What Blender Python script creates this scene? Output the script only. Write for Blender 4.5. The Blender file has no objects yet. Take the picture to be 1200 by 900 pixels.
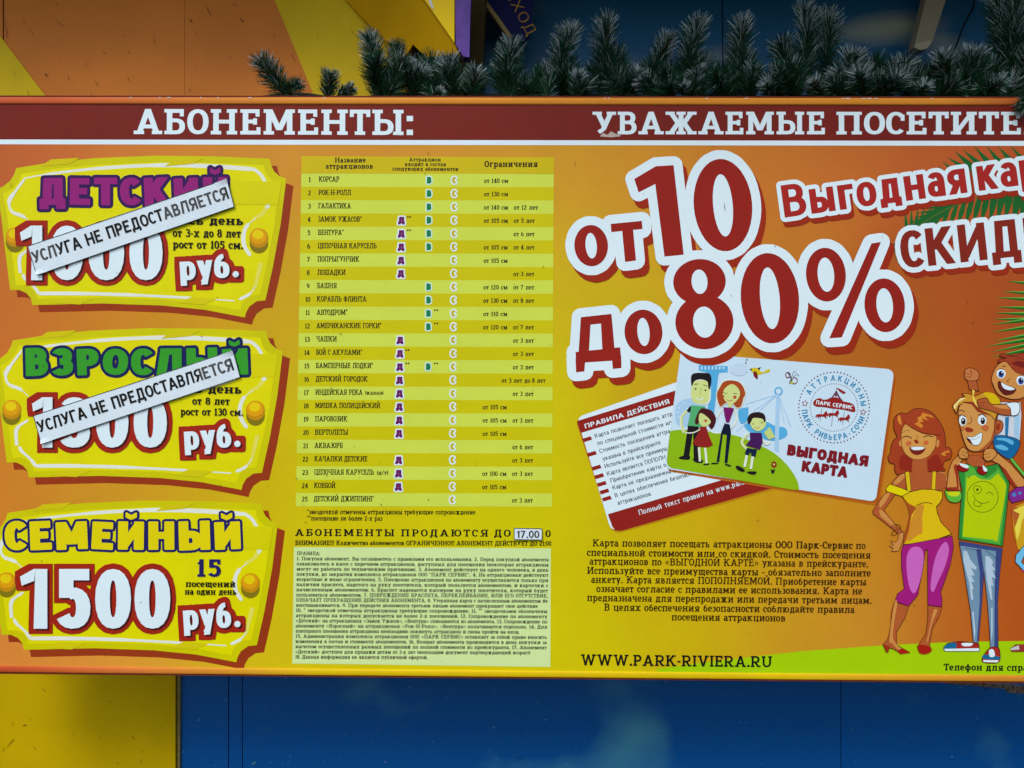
import bpy, math, random
from mathutils import Vector, Matrix
from mathutils.geometry import delaunay_2d_cdt
R = math.radians
random.seed(7)
SC = bpy.context.scene
COL = SC.collection

# ------------------------------------------------------------------ camera, light, exposure
S = 0.0018            # metres per unit of the board's drawing grid
D = 1.56              # camera distance from the board face
cam = bpy.data.objects.new('camera', bpy.data.cameras.new('camera')); COL.objects.link(cam)
cam.location = (0, -D, 0); cam.rotation_euler = (R(90), 0, 0)
cam.data.sensor_width = 36; cam.data.lens = 26; cam.data.clip_end = 200; cam.data.clip_start = 0.01
SC.camera = cam
SUN_EL, SUN_AZ = 48, 200
w = bpy.data.worlds.new('World'); SC.world = w; w.use_nodes = True
nt = w.node_tree
sky = nt.nodes.new('ShaderNodeTexSky'); sky.sky_type = 'NISHITA'; sky.sun_disc = False
sky.sun_elevation = R(SUN_EL); sky.sun_rotation = R(SUN_AZ); sky.dust_density = 2.0; sky.air_density = 1.0; sky.ozone_density = 1.2
nt.links.new(sky.outputs[0], nt.nodes['Background'].inputs[0])
nt.nodes['Background'].inputs[1].default_value = 0.125
sun = bpy.data.objects.new('sun', bpy.data.lights.new('sun', 'SUN')); COL.objects.link(sun)
sun.data.energy = 1.1; sun.data.angle = R(22); sun.data.color = (1.0, 0.98, 0.95)
az = R(SUN_AZ)
dirv = Vector((math.sin(az) * math.cos(R(SUN_EL)), math.cos(az) * math.cos(R(SUN_EL)), math.sin(R(SUN_EL))))
sun.rotation_euler = dirv.to_track_quat('Z', 'Y').to_euler(); sun.location = dirv * 6
SC.view_settings.view_transform = 'Standard'; SC.view_settings.look = 'None'
SC.view_settings.exposure = 0.52; SC.view_settings.gamma = 1; SC.view_settings.use_curve_mapping = False

# ------------------------------------------------------------------ helpers
def lin(c):
    r = []
    for v in c:
        v = v / 255.0
        r.append(v / 12.92 if v <= 0.04045 else ((v + 0.055) / 1.055) ** 2.4)
    return r

MATS = {}
def mat(rgb, rough=0.4, var=0.06, spec=0.10, scale=9.0, bump=0.02, key='', attr=None):
    k = (tuple(rgb), rough, var, spec, scale, bump, key, attr)
    if k in MATS: return MATS[k]
    m = bpy.data.materials.new('paint_%d' % len(MATS)); m.use_nodes = True
    n = m.node_tree.nodes; l = m.node_tree.links; b = n['Principled BSDF']
    tc = n.new('ShaderNodeTexCoord')
    no = n.new('ShaderNodeTexNoise'); no.inputs['Scale'].default_value = scale; no.inputs['Detail'].default_value = 8; no.inputs['Roughness'].default_value = 0.62
    l.new(tc.outputs['Object'], no.inputs['Vector'])
    mr = n.new('ShaderNodeMapRange'); mr.inputs['From Min'].default_value = 0.3; mr.inputs['From Max'].default_value = 0.7
    mr.inputs['To Min'].default_value = 1 - var; mr.inputs['To Max'].default_value = 1 + var * 0.4
    l.new(no.outputs['Fac'], mr.inputs['Value'])
    mx = n.new('ShaderNodeVectorMath'); mx.operation = 'SCALE'
    if attr:
        at = n.new('ShaderNodeAttribute'); at.attribute_name = attr; l.new(at.outputs['Color'], mx.inputs[0])
    else:
        mx.inputs[0].default_value = lin(rgb)
    l.new(mr.outputs['Result'], mx.inputs['Scale'])
    l.new(mx.outputs[0], b.inputs['Base Color'])
    b.inputs['Roughness'].default_value = rough
    b.inputs['Specular IOR Level'].default_value = spec
    # fine scuffs drive the gloss and a faint relief
    n2 = n.new('ShaderNodeTexNoise'); n2.inputs['Scale'].default_value = scale * 14; n2.inputs['Detail'].default_value = 4
    l.new(tc.outputs['Object'], n2.inputs['Vector'])
    m2 = n.new('ShaderNodeMapRange'); m2.inputs['To Min'].default_value = rough - 0.08; m2.inputs['To Max'].default_value = rough + 0.15
    l.new(n2.outputs['Fac'], m2.inputs['Value']); l.new(m2.outputs['Result'], b.inputs['Roughness'])
    if bump:
        bp = n.new('ShaderNodeBump'); bp.inputs['Strength'].default_value = bump * 5; bp.inputs['Distance'].default_value = 0.004
        l.new(no.outputs['Fac'], bp.inputs['Height']); l.new(bp.outputs[0], b.inputs['Normal'])
    MATS[k] = m
    return m

def link(name, me, parent=None, label=None, cat=None, group=None, kind=None):
    o = bpy.data.objects.new(name, me); COL.objects.link(o)
    if parent: o.parent = parent
    if label: o['label'] = label
    if cat: o['category'] = cat
    if group: o['group'] = group
    if kind: o['kind'] = kind
    return o
def thing(name, label, cat, group=None, loc=(0, 0, 0)):
    o = link(name, None, None, label, cat, group); o.location = loc; return o

def W(px, py, y=0.0):                      # drawing grid -> board plane
    return ((px - 600) * S, y, (450 - py) * S)
def B(px, py, y):                          # a point y metres behind the board, seen through that grid place
    k = (D + y) / D
    return ((px - 600) * S * k, y, (450 - py) * S * k)

STEP = 0.00011
def area(p):
    return sum(p[i][0] * p[(i + 1) % len(p)][1] - p[(i + 1) % len(p)][0] * p[i][1] for i in range(len(p))) / 2
def ccw(p): return p if area(p) > 0 else p[::-1]
import time
TT = [0, 0]
def union(polys):
    t0 = time.time(); r = union_(polys); dt = time.time() - t0; TT[0] += dt
    if dt > .4: print('UNION', len(polys), sum(len(p) for p in polys), round(dt, 2))
    return r
def union_(polys):
    vs = []; fs = []
    for p in polys:
        p = ccw([tuple(q) for q in p])
        if abs(area(p)) < 1e-9: continue
        q0 = len(vs); vs += [Vector(q) for q in p]; fs.append(list(range(q0, q0 + len(p))))
    if not fs: return [], []
    r = delaunay_2d_cdt(vs, [], fs, 0, 1e-5, True)
    out = [tuple(f) for f, o in zip(r[2], r[5]) if len(o)]
    used = sorted({i for f in out for i in f}); mp = {v: k for k, v in enumerate(used)}
    return [tuple(r[0][i]) for i in used], [tuple(mp[i] for i in f) for f in out]
def flat(name, data, m, level, parent=None, **kw):   # printed film at its own level
    vs, fs = data
    me = bpy.data.meshes.new(name)
    fs2 = [f if area([vs[i] for i in f]) < 0 else f[::-1] for f in fs]
    fs2 = [f[::-1] for f in fs2] if False else fs2
    y = -level * STEP
    me.from_pydata([W(v[0], v[1], y) for v in vs], [], fs2); me.materials.append(m)
    return link(name, me, parent, **kw)
def multi(name, items, level, parent=None, **kw):    # several colours in one print, each a little above the last
    V = []; F = []; MI = []; ms = []
    for k, (data, m) in enumerate(items):
        vs, fs = data; q = len(V); y = -(level + k * 0.25) * STEP
        V += [W(v[0], v[1], y) for v in vs]
        if m not in ms: ms.append(m)
        for f in fs:
            f = f if area([vs[i] for i in f]) < 0 else f[::-1]
            F.append([i + q for i in f]); MI.append(ms.index(m))
    me = bpy.data.meshes.new(name); me.from_pydata(V, [], F)
    for m in ms: me.materials.append(m)
    me.polygons.foreach_set('material_index', MI)
    return link(name, me, parent, **kw)

def letters(groups, m, level, parent, name='letter'):
    for g in groups: flat(name, union(g), m, level, parent)
def tgroups(*a, **k):
    st = a[1]; return [[[f(p) for p in poly] for poly in glyph(ch, st)[0]] for ch, f in layout(*a, **k)]
def flatten(gs): return [p for g in gs for p in g]
def disc(x, y, r, n=10, ry=None, rot=0):
    ry = ry or r; c, s = math.cos(R(rot)), math.sin(R(rot)); o = []
    for i in range(n):
        a = 2 * math.pi * i / n; u, v = r * math.cos(a), ry * math.sin(a)
        o.append((x + u * c - v * s, y + u * s + v * c))
    return o
def hull(P):
    P = sorted(set(P)); 
    def half(Q):
        h = []
        for p in Q:
            while len(h) > 1 and (h[-1][0] - h[-2][0]) * (p[1] - h[-2][1]) - (h[-1][1] - h[-2][1]) * (p[0] - h[-2][0]) <= 1e-9: h.pop()
            h.append(p)
        return h
    a, b = half(P), half(P[::-1]); return a[:-1] + b[:-1]
def grow(polys, r, n=10, miter=False):                       # every piece swollen by r with round corners
    out = []
    for p in polys:
        m = len(p); pcs = [p]
        if m > 5 and len(hull([tuple(q) for q in p])) < m - 1:
            if m % 2 == 0 and m >= 8:
                h = m // 2; o, i_ = p[:h], p[h:][::-1]; pcs = [[o[k], o[k + 1], i_[k + 1], i_[k]] for k in range(h - 1)]
        for q in pcs:
            pts = []
            for v in q: pts += [(round(a, 4), round(b, 4)) for a, b in (disc(v[0], v[1], r, n) if not (miter and len(pcs) == 1) else disc(v[0], v[1], r * 1.3, 4, None, 45))]
            out.append(hull(pts))
    return out
def shift(polys, dx, dy): return [[(x + dx, y + dy) for x, y in p] for p in polys]
def smooth(pts, closed=True, n=5):
    o = []; m = len(pts)
    rng = range(m) if closed else range(m - 1)
    for i in rng:
        if closed: p0, p1, p2, p3 = pts[i - 1], pts[i], pts[(i + 1) % m], pts[(i + 2) % m]
        else: p0, p1, p2, p3 = pts[max(i - 1, 0)], pts[i], pts[i + 1], pts[min(i + 2, m - 1)]
        for k in range(n):
            t = k / n
            o.append(tuple(0.5 * (2 * p1[j] + (p2[j] - p0[j]) * t + (2 * p0[j] - 5 * p1[j] + 4 * p2[j] - p3[j]) * t * t + (3 * p1[j] - p0[j] - 3 * p2[j] + p3[j]) * t ** 3) for j in (0, 1)))
    if not closed: o.append(tuple(pts[-1]))
    return o
def ribbon(pts, wd):                        # wd: width, or one width per point
    n = len(pts); ws = wd if isinstance(wd, (list, tuple)) else [wd] * n
    out = []
    for i in range(n - 1):
        a, b = pts[i], pts[i + 1]; dx, dy = b[0] - a[0], b[1] - a[1]; L = math.hypot(dx, dy) or 1
        ux, uy = -dy / L / 2, dx / L / 2
        out.append([(a[0] + ux * ws[i], a[1] + uy * ws[i]), (b[0] + ux * ws[i + 1], b[1] + uy * ws[i + 1]), (b[0] - ux * ws[i + 1], b[1] - uy * ws[i + 1]), (a[0] - ux * ws[i], a[1] - uy * ws[i])])
        if i: out.append(disc(a[0], a[1], ws[i] / 2, 6))
    return out

# ------------------------------------------------------------------ lettering drawn from strokes
class G:
    def __init__(s, W_, V, H, slab):
        s.W, s.V, s.H, s.slab, s.P = W_, V, H, slab, []
    def X(s, u): return s.V / 2 + u * (s.W - s.V)
    def Y(s, v): return s.H / 2 + v * (1 - s.H)
    def rect(s, x0, y0, x1, y1): s.P.append([(x0, y0), (x1, y0), (x1, y1), (x0, y1)])
    def v(s, u, a=0, b=1):
        ya = s.Y(a) - s.H / 2 if a in (0,) or a < 0 else s.Y(a); yb = s.Y(b) + s.H / 2 if b >= 1 else s.Y(b)
        x = s.X(u); s.rect(x - s.V / 2, ya, x + s.V / 2, yb)
    def h(s, v, a=0, b=1, e0=1, e1=1):
        y = s.Y(v); s.rect(s.X(a) - s.V / 2 * e0, y - s.H / 2, s.X(b) + s.V / 2 * e1, y + s.H / 2)
    def d(s, u0, v0, u1, v1, k=1.0):
        if v0 > v1: u0, v0, u1, v1 = u1, v1, u0, v0
        y0 = s.Y(v0) - s.H / 2 if v0 <= 0 else s.Y(v0); y1 = s.Y(v1) + s.H / 2 if v1 >= 1 else s.Y(v1)
        x0, x1 = s.X(u0), s.X(u1); q = min(math.hypot(1, (x1 - x0) / (y1 - y0)), 1.6) * s.V / 2 * k
        s.P.append([(x0 - q, y0), (x0 + q, y0), (x1 + q, y1), (x1 - q, y1)])
    def l(s, u0, v0, u1, v1, k=1.0):
        a = (s.X(u0), s.Y(v0)); b = (s.X(u1), s.Y(v1)); dx, dy = b[0] - a[0], b[1] - a[1]; L = math.hypot(dx, dy)
        ux, uy = -dy / L * s.V / 2 * k, dx / L * s.V / 2 * k
        s.P.append([(a[0] + ux, a[1] + uy), (a[0] - ux, a[1] - uy), (b[0] - ux, b[1] - uy), (b[0] + ux, b[1] + uy)])
    def arc(s, cu, cv, ru, rv, a0, a1):
        cx, cy = s.X(cu), s.Y(cv); rx, ry = ru * (s.W - s.V), rv * (1 - s.H)
        ox, oy = rx + s.V / 2, ry + s.H / 2; ix, iy = max(rx - s.V / 2, 0.015), max(ry - s.H / 2, 0.015)
        n = max(4, int(abs(a1 - a0) / 18)); e = 2 / 2.25; o = []; i_ = []
        for k in range(n + 1):
            a = R(a0 + (a1 - a0) * k / n); c, q = math.cos(a), math.sin(a)
            c = math.copysign(abs(c) ** e, c); q = math.copysign(abs(q) ** e, q)
            o.append((cx + ox * c, cy + oy * q)); i_.append((cx + ix * c, cy + iy * q))
        s.P.append(o + i_[::-1])
    def ring(s, cu, cv, ru, rv): s.arc(cu, cv, ru, rv, 0, 180); s.arc(cu, cv, ru, rv, 180, 360)
    def sf(s, u, v, sides='lr'):
        if not s.slab: return
        x = s.X(u); t = s.H * 0.92; e = 0.06 + s.V * 0.12
        y = {0: 0, 1: 1 - t}.get(v, v)
        s.rect(x - s.V / 2 - (e if 'l' in sides else 0), y, x + s.V / 2 + (e if 'r' in sides else 0), y + t)
    def tk(s, u, v, dn, ln=0.14, al='r'):
        if not s.slab: return
        y = s.Y(v); x = s.X(u) + (s.V / 2 if al == 'r' else -s.V / 2); wd = s.V * 0.72
        x0, x1 = (x - wd, x) if al == 'r' else (x, x + wd)
        if dn < 0: s.rect(x0, y - s.H / 2 - ln, x1, y)
        elif dn > 0: s.rect(x0, y, x1, y + s.H / 2 + ln)
        else: s.rect(x0, y - s.H / 2 - ln * 0.5, x1, y + s.H / 2 + ln * 0.5)

def _A(g): g.d(0, 0, .5, 1); g.d(1, 0, .5, 1); g.h(.27, .14, .86, 0, 0); g.sf(0, 0); g.sf(1, 0)
def _Be(g): g.v(0); g.h(1, 0, .9); g.tk(.9, 1, -1); g.h(.56, 0, .5, 1, 0); g.h(0, 0, .5, 1, 0); g.arc(.5, .28, .5, .28, -90, 90); g.sf(0, 0, 'l'); g.sf(0, 1, 'l')
def _Ve(g): g.v(0); g.h(1, 0, .48, 1, 0); g.h(.53, 0, .5, 1, 0); g.h(0, 0, .5, 1, 0); g.arc(.48, .765, .42, .235, -90, 90); g.arc(.5, .265, .5, .265, -90, 90); g.sf(0, 0, 'l'); g.sf(0, 1, 'l')
def _Ge(g): g.v(0); g.h(1); g.tk(1, 1, -1); g.sf(0, 0); g.sf(0, 1, 'l')
def _De(g): g.h(0, 0, 1); g.v(0, -.2, 0.02); g.v(1, -.2, 0.02); g.d(.17, 0, .26, 1); g.v(.86); g.h(1, .26, .86); g.sf(.86, 1, 'r')
def _Ee(g): g.v(0); g.h(1, 0, .92); g.h(.52, 0, .72); g.h(0, 0, 1); g.tk(.92, 1, -1); g.tk(1, 0, 1); g.tk(.72, .52, 0, .1); g.sf(0, 0, 'l'); g.sf(0, 1, 'l')
def _Zh(g):
    g.v(.5)
    for a, b in ((0, .4), (1, .6)): g.d(a, 0, b, .56); g.d(a, 1, b, .44)
    g.h(.5, .36, .64)
    for u in (0, .5, 1): g.sf(u, 0); g.sf(u, 1)
def _Ze(g): g.arc(.44, .76, .5, .24, -90, 150); g.arc(.42, .26, .58, .26, -150, 90); g.h(.52, .28, .44, 0, 0)
def _I(g): g.v(0); g.v(1); g.d(.05, .02, .95, .98, .85); [(g.sf(u, v)) for u in (0, 1) for v in (0, 1)]
def _Ij(g): _I(g); (g.arc(.5, 1.42, .2, .17, 185, 355) if g.V < .27 else g.P.extend([[(g.W * .3, 1.34), (g.W * .3, 1.2), (g.W * .5, 1.12), (g.W * .5, 1.24)], [(g.W * .7, 1.34), (g.W * .7, 1.2), (g.W * .5, 1.12), (g.W * .5, 1.24)]]))
def _K(g): g.v(0); g.d(.1, .4, .93, 1); g.d(.36, .6, 1, 0); g.sf(0, 0); g.sf(0, 1); g.sf(1, 0); g.sf(.93, 1)
def _L(g): g.h(1, .26, 1, 1, 1); g.v(1); g.d(.02, 0, .28, 1); g.sf(.02, 0); g.sf(1, 0); g.sf(1, 1, 'r'); g.sf(.26, 1, 'l')
def _M(g): g.v(0); g.v(1); g.d(.03, 1, .5, .12); g.d(.97, 1, .5, .12); g.sf(0, 0); g.sf(1, 0); g.sf(0, 1, 'l'); g.sf(1, 1, 'r')
def _N(g): g.v(0); g.v(1); g.h(.51, 0, 1, 0, 0); [(g.sf(u, v)) for u in (0, 1) for v in (0, 1)]
def _O(g): g.ring(.5, .5, .5, .5)
def _P(g): g.v(0); g.v(1); g.h(1); g.sf(0, 0); g.sf(1, 0); g.sf(0, 1, 'l'); g.sf(1, 1, 'r')
def _R(g): g.v(0); g.h(1, 0, .5, 1, 0); g.h(.44, 0, .5, 1, 0); g.arc(.5, .72, .5, .28, -90, 90); g.sf(0, 0); g.sf(0, 1, 'l')
def _S(g): g.arc(.52, .5, .52, .5, 42, 318); g.tk(.93, .78, 0, .12)
def _T(g): g.v(.5); g.h(1); g.tk(1, 1, -1); g.tk(0, 1, -1, al='l'); g.sf(.5, 0)
def _U(g): g.d(0, 1, .52, .3); g.d(1, 1, .4, .12); g.l(.42, .16, .1, .02, .9); g.sf(0, 1); g.sf(1, 1)
def _F(g): g.v(.5); g.ring(.5, .5, .5, .33); g.sf(.5, 0); g.sf(.5, 1)
def _X(g): g.d(0, 0, 1, 1); g.d(1, 0, 0, 1); [(g.sf(u, v)) for u in (0, 1) for v in (0, 1)]
def _Ts(g): g.v(0); g.v(.86); g.h(0, 0, 1); g.v(1, -.2, .02); g.sf(0, 1); g.sf(.86, 1)
def _Ch(g): g.v(1); g.v(0, .7, 1); g.arc(.5, .72, .5, .28, 180, 270); g.h(.44, .5, 1, 0, 0); g.sf(1, 0); g.sf(0, 1); g.sf(1, 1)
def _Sh(g): g.v(0); g.v(.5); g.v(1); g.h(0); [g.sf(u, 1) for u in (0, .5, 1)]
def _Sc(g): g.v(0); g.v(.45); g.v(.9); g.h(0, 0, 1); g.v(1, -.2, .02); [g.sf(u, 1) for u in (0, .45, .9)]
def _b(g, a=0.0): g.v(a); g.h(0, a, .62, 1, 0); g.h(.56, a, .62, 1, 0); g.arc(.62, .28, .38, .28, -90, 90)
def _Ss(g): g.v(0); g.h(0, 0, .5, 1, 0); g.h(.56, 0, .5, 1, 0); g.arc(.5, .28, .5, .28, -90, 90); g.sf(0, 0, 'l'); g.sf(0, 1)
def _Hs(g): _b(g, .25); g.h(1, 0, .25); g.sf(.25, 0, 'l')
def _Y(g): g.v(0); g.h(0, 0, .34, 1, 0); g.h(.56, 0, .34, 1, 0); g.arc(.34, .28, .3, .28, -90, 90); g.v(1); g.sf(0, 0, 'l'); g.sf(0, 1); g.sf(1, 0); g.sf(1, 1)
def _E(g): g.arc(.48, .5, .52, .5, -140, 140); g.h(.5, .3, 1, 1, 0)
def _Yu(g): g.v(0); g.h(.5, 0, .35, 0, 0); g.ring(.65, .5, .35, .5); g.sf(0, 0); g.sf(0, 1)
def _Ya(g): g.v(1); g.h(1, .5, 1, 0, 1); g.h(.44, .5, 1, 0, 1); g.arc(.5, .72, .5, .28, 90, 270); g.d(.02, 0, .55, .46); g.sf(1, 0); g.sf(1, 1, 'r'); g.sf(.02, 0)
def _a(g): g.ring(.46, .28, .46, .28); g.v(.96, 0, .68); g.arc(.5, .66, .46, .34, 0, 150); g.sf(.96, 0, 'r')
def _bb(g): g.ring(.5, .42, .5, .42); g.arc(.85, .55, .85, .83, 95, 188)
def _e(g): g.arc(.5, .5, .5, .5, 0, 320); g.h(.5, 0, 1, 0, 0)
def _p(g): g.v(0, -.36, 1); g.ring(.52, .5, .48, .5); g.sf(0, 1, 'l'); g.sf(0, -.36)
def _y(g): g.d(0, 1, .5, .08); g.d(1, 1, .34, -.36); g.l(.4, -.3, .1, -.36, .9); g.sf(0, 1); g.sf(1, 1)
def _f(g): g.v(.5, -.36, 1.4); g.ring(.5, .5, .5, .46); g.sf(.5, -.36)
def _0(g): g.ring(.5, .5, .5, .5)
def _1(g): g.v(.6); g.d(.0, .74, .6, .98, .8) if not g.slab else g.d(.05, .76, .6, .98, .55); g.sf(.6, 0)
def _2(g): g.arc(.48, .7, .48, .3, -25, 165); g.l(.86, .6, .06, .06); g.h(0)
def _4(g): g.v(.74); g.h(.26); g.d(.0, .27, .7, 1, .9); g.sf(.74, 0)
def _5(g): g.h(1, .12, .92); g.v(.12, .52, 1); g.arc(.44, .31, .54, .31, -150, 118); g.tk(.92, 1, -1)
def _6(g): g.ring(.5, .31, .5, .31); g.arc(.86, .36, .86, .64, 100, 182)
def _7(g): g.h(1); g.d(.2, 0, .93, .96); g.tk(0, 1, -1, al='l')
def _8(g): g.ring(.5, .765, .43, .235); g.ring(.5, .265, .5, .265)
def _9(g):
    g2 = G(g.W, g.V, g.H, g.slab); _6(g2); g.P += [[(g.W - x, 1 - y) for x, y in p] for p in g2.P]
def _dot(g): g.rect(0, 0, g.V * 1.15, g.V * 1.15)
def _com(g): g.P.append([(0, g.V), (g.V, g.V), (g.V, 0), (g.V * .3, -g.V * 1.0), (g.V * .1, -g.V), (g.V * .3, 0), (0, 0)])
def _col(g): g.rect(0, 0, g.V * 1.15, g.V * 1.15); g.rect(0, .55, g.V * 1.15, .55 + g.V * 1.15)
def _hy(g): g.rect(0, .34, g.W, .34 + g.H)
def _ex(g): g.rect(0, 0, g.V, g.V); g.P.append([(0, 1), (g.V * .2, .3), (g.V * .8, .3), (g.V, 1)])
def _lp(g): g.arc(1.2, .45, 1.1, .62, 120, 240)
def _rp(g): g.arc(-.2, .45, 1.1, .62, -60, 60)
def _as(g):
    for a in (0, 60, 120):
        c, s = math.cos(R(a + 90)) * .17, math.sin(R(a + 90)) * .17; q = g.V * .3
        ux, uy = -s / .17 * q, c / .17 * q
        g.P.append([(.17 + c + ux, .86 + s + uy), (.17 - c + ux, .86 - s + uy), (.17 - c - ux, .86 - s - uy), (.17 + c - ux, .86 + s - uy)])
def _lq(g): [g.P.append([(x, .4), (x + .2, .66), (x + .2 + g.V * .7, .66), (x + g.V * .7, .4), (x + .2 + g.V * .7, .14), (x + .2, .14)]) for x in (0, .24)]
def _rq(g): [g.P.append([(x + .2 + g.V * .7, .4), (x + g.V * .7, .66), (x, .66), (x + .2, .4), (x, .14), (x + g.V * .7, .14)]) for x in (0, .24)]
def _qt(g): g.rect(0, .7, g.V * .7, 1); g.rect(g.V * 1.4, .7, g.V * 2.1, 1)
def _lW(g):
    g.d(0, 1, .25, 0, .9); g.d(.25, 0, .5, 1, .9); g.d(.5, 1, .75, 0, .9); g.d(.75, 0, 1, 1, .9); g.sf(0, 1); g.sf(1, 1)
def _lI(g): g.v(.5); g.sf(.5, 0); g.sf(.5, 1)
def _lV(g): g.d(0, 1, .5, 0); g.d(1, 1, .5, 0); g.sf(0, 1); g.sf(1, 1)
def _lR(g): _R(g); g.d(.45, .44, 1, 0); g.sf(1, 0, 'r')
def _lU(g): g.v(0, .4, 1); g.v(1, .4, 1); g.arc(.5, .4, .5, .4, 180, 360); g.sf(0, 1); g.sf(1, 1)
def _lr(g): g.v(0); g.arc(.7, .55, .7, .45, 80, 180); g.sf(0, 0)
def _li(g): g.v(.5); g.rect(g.X(.5) - g.V / 2, 1.2, g.X(.5) + g.V / 2, 1.2 + g.V)
def _lk(g): g.v(0, 0, 1.4); g.d(.1, .35, .95, 1); g.d(.3, .5, 1, 0)
UP = {'А': (_A, .88), 'Б': (_Be, .68), 'В': (_Ve, .7), 'Г': (_Ge, .62), 'Д': (_De, .86), 'Е': (_Ee, .66), 'Ж': (_Zh, 1.12), 'З': (_Ze, .64), 'И': (_I, .8), 'Й': (_Ij, .8),
      'К': (_K, .8), 'Л': (_L, .8), 'М': (_M, .98), 'Н': (_N, .8), 'О': (_O, .8), 'П': (_P, .78), 'Р': (_R, .68), 'С': (_S, .74), 'Т': (_T, .76), 'У': (_U, .8), 'Ф': (_F, .94),
      'Х': (_X, .8), 'Ц': (_Ts, .86), 'Ч': (_Ch, .74), 'Ш': (_Sh, 1.08), 'Щ': (_Sc, 1.16), 'Ъ': (_Hs, .86), 'Ы': (_Y, .98), 'Ь': (_Ss, .68), 'Э': (_E, .74), 'Ю': (_Yu, 1.1), 'Я': (_Ya, .74)}
LOW = {'а': (_a, .72), 'б': (_bb, .76), 'е': (_e, .76), 'р': (_p, .78), 'у': (_y, .78), 'ф': (_f, 1.05)}
DIG = {'0': (_0, .6), '1': (_1, .44), '2': (_2, .56), '3': (_Ze, .58), '4': (_4, .64), '5': (_5, .58), '6': (_6, .6), '7': (_7, .56), '8': (_8, .6), '9': (_9, .6),
       '.': (_dot, 0), ',': (_com, 0), ':': (_col, 0), '-': (_hy, .3), '!': (_ex, 0), '(': (_lp, .3), ')': (_rp, .3), '*': (_as, .34), '«': (_lq, .5), '»': (_rq, .5), '"': (_qt, .3),
       'W': (_lW, 1.25), 'P': (_R, .68), 'A': (_A, .88), 'R': (_lR, .74), 'K': (_K, .8), 'I': (_lI, .3), 'V': (_lV, .86), 'E': (_Ee, .66), 'U': (_lU, .8)}
LATL = {'w': (_lW, 1.15), 'p': (_p, .78), 'a': (_a, .72), 'r': (_lr, .5), 'k': (_lk, .72), 'i': (_li, .2), 'v': (_lV, .74), 'e': (_e, .76)}
GC = {}
def glyph(ch, st):
    V, H, slab, ws, xh = st
    k = (ch, st)
    if k in GC: return GC[k]
    sc = 1.0
    if ch in UP: fn, wd = UP[ch]
    elif ch in DIG: fn, wd = DIG[ch]
    elif ch in LATL: fn, wd = LATL[ch]; sc = xh
    elif ch in LOW: fn, wd = LOW[ch]; sc = xh
    elif ch.upper() in UP: fn, wd = UP[ch.upper()]; sc = xh
    else: raise ValueError(ch)
    wd = wd * ws if wd > 0 else V * 1.15 / sc
    if slab and sc == 1 and ch in UP: wd *= .92
    g = G(max(wd, V / sc * 1.02), V / sc, H / sc, slab); fn(g)
    P = [[(x * sc, y * sc) for x, y in p] for p in g.P]
    GC[k] = (P, g.W * sc)
    return GC[k]
TC = {}; EXT = {}
def layout(s, st, x, y, cap, ang=0, wid=None, track=.17, align='l', space=.42):
    """-> [(char, transform)] with the baseline starting at (x, y)"""
    xs = []; cx = 0
    if not st[2]: track *= .9
    else: track *= .62
    for ch in s:
        if ch == ' ': cx += space; continue
        k = (ch, st)
        if k not in EXT:
            P = glyph(ch, st)[0]; q = [p[0] for g in P for p in g]; EXT[k] = (min(q), max(q))
        a, b = EXT[k]; tl_ = .035 if ch in 'ОСЭЗАУТоосэзауте06893' else 0
        cx -= tl_; xs.append((ch, cx - a)); cx += (b - a) + track - tl_
    tot = cx - track
    hs = 1.0 if wid is None else wid / (tot * cap)
    if align == 'c': off = -tot * hs * cap / 2
    elif align == 'r': off = -tot * hs * cap
    else: off = 0
    c, q = math.cos(R(ang)), math.sin(R(ang)); out = []
    for ch, gx in xs:
        def f(p, gx=gx):
            X = off + (gx + p[0]) * cap * hs; Y = p[1] * cap
            return (x + X * c - Y * q, y - X * q - Y * c)
        out.append((ch, f))
    return out
def tpolys(*a, **k):
    st = a[1]; out = []
    for ch, f in layout(*a, **k): out += [[f(p) for p in poly] for poly in glyph(ch, st)[0]]
    return out
def tmesh(*a, **k):                          # small lettering: each character unioned once, then placed
    st = a[1]; V = []; F = []
    for ch, f in layout(*a, **k):
        if (ch, st) not in TC: TC[(ch, st)] = union(glyph(ch, st)[0])
        vs, fs = TC[(ch, st)]; q = len(V)
        V += [f(p) for p in vs]; F += [tuple(i + q for i in t) for t in fs]
    return V, F
def join(*ds):
    V = []; F = []
    for vs, fs in ds:
        q = len(V); V += vs; F += [tuple(i + q for i in f) for f in fs]
    return V, F

SLAB_H = (.185, .15, True, .98, .74)         # headings
SLAB_B = (.19, .14, True, 1, .74)
SLAB = (.165, .12, True, .95, .74)
SLAB_S = (.175, .13, True, .95, .74)
SANS = (.13, .115, False, .92, .72)
SANS_B = (.22, .18, False, .92, .76)
SANS_C = (.12, .11, False, .8, .74)
FAT = (.29, .2, False, 1.06, .8)
NUM = (.245, .19, False, 1.02, .76)

# colours of the print
WHITE = mat((220, 240, 246), rough=.35, var=.04)
DKRED = mat((118, 34, 24), var=.1)
RED = mat((150, 36, 24), var=.08)
RUST = mat((152, 56, 22), var=.08)
INK = mat((26, 24, 20), var=.1)
NAVY = mat((30, 28, 84), var=.08)
YEL = mat((228, 214, 4), var=.05)

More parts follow.
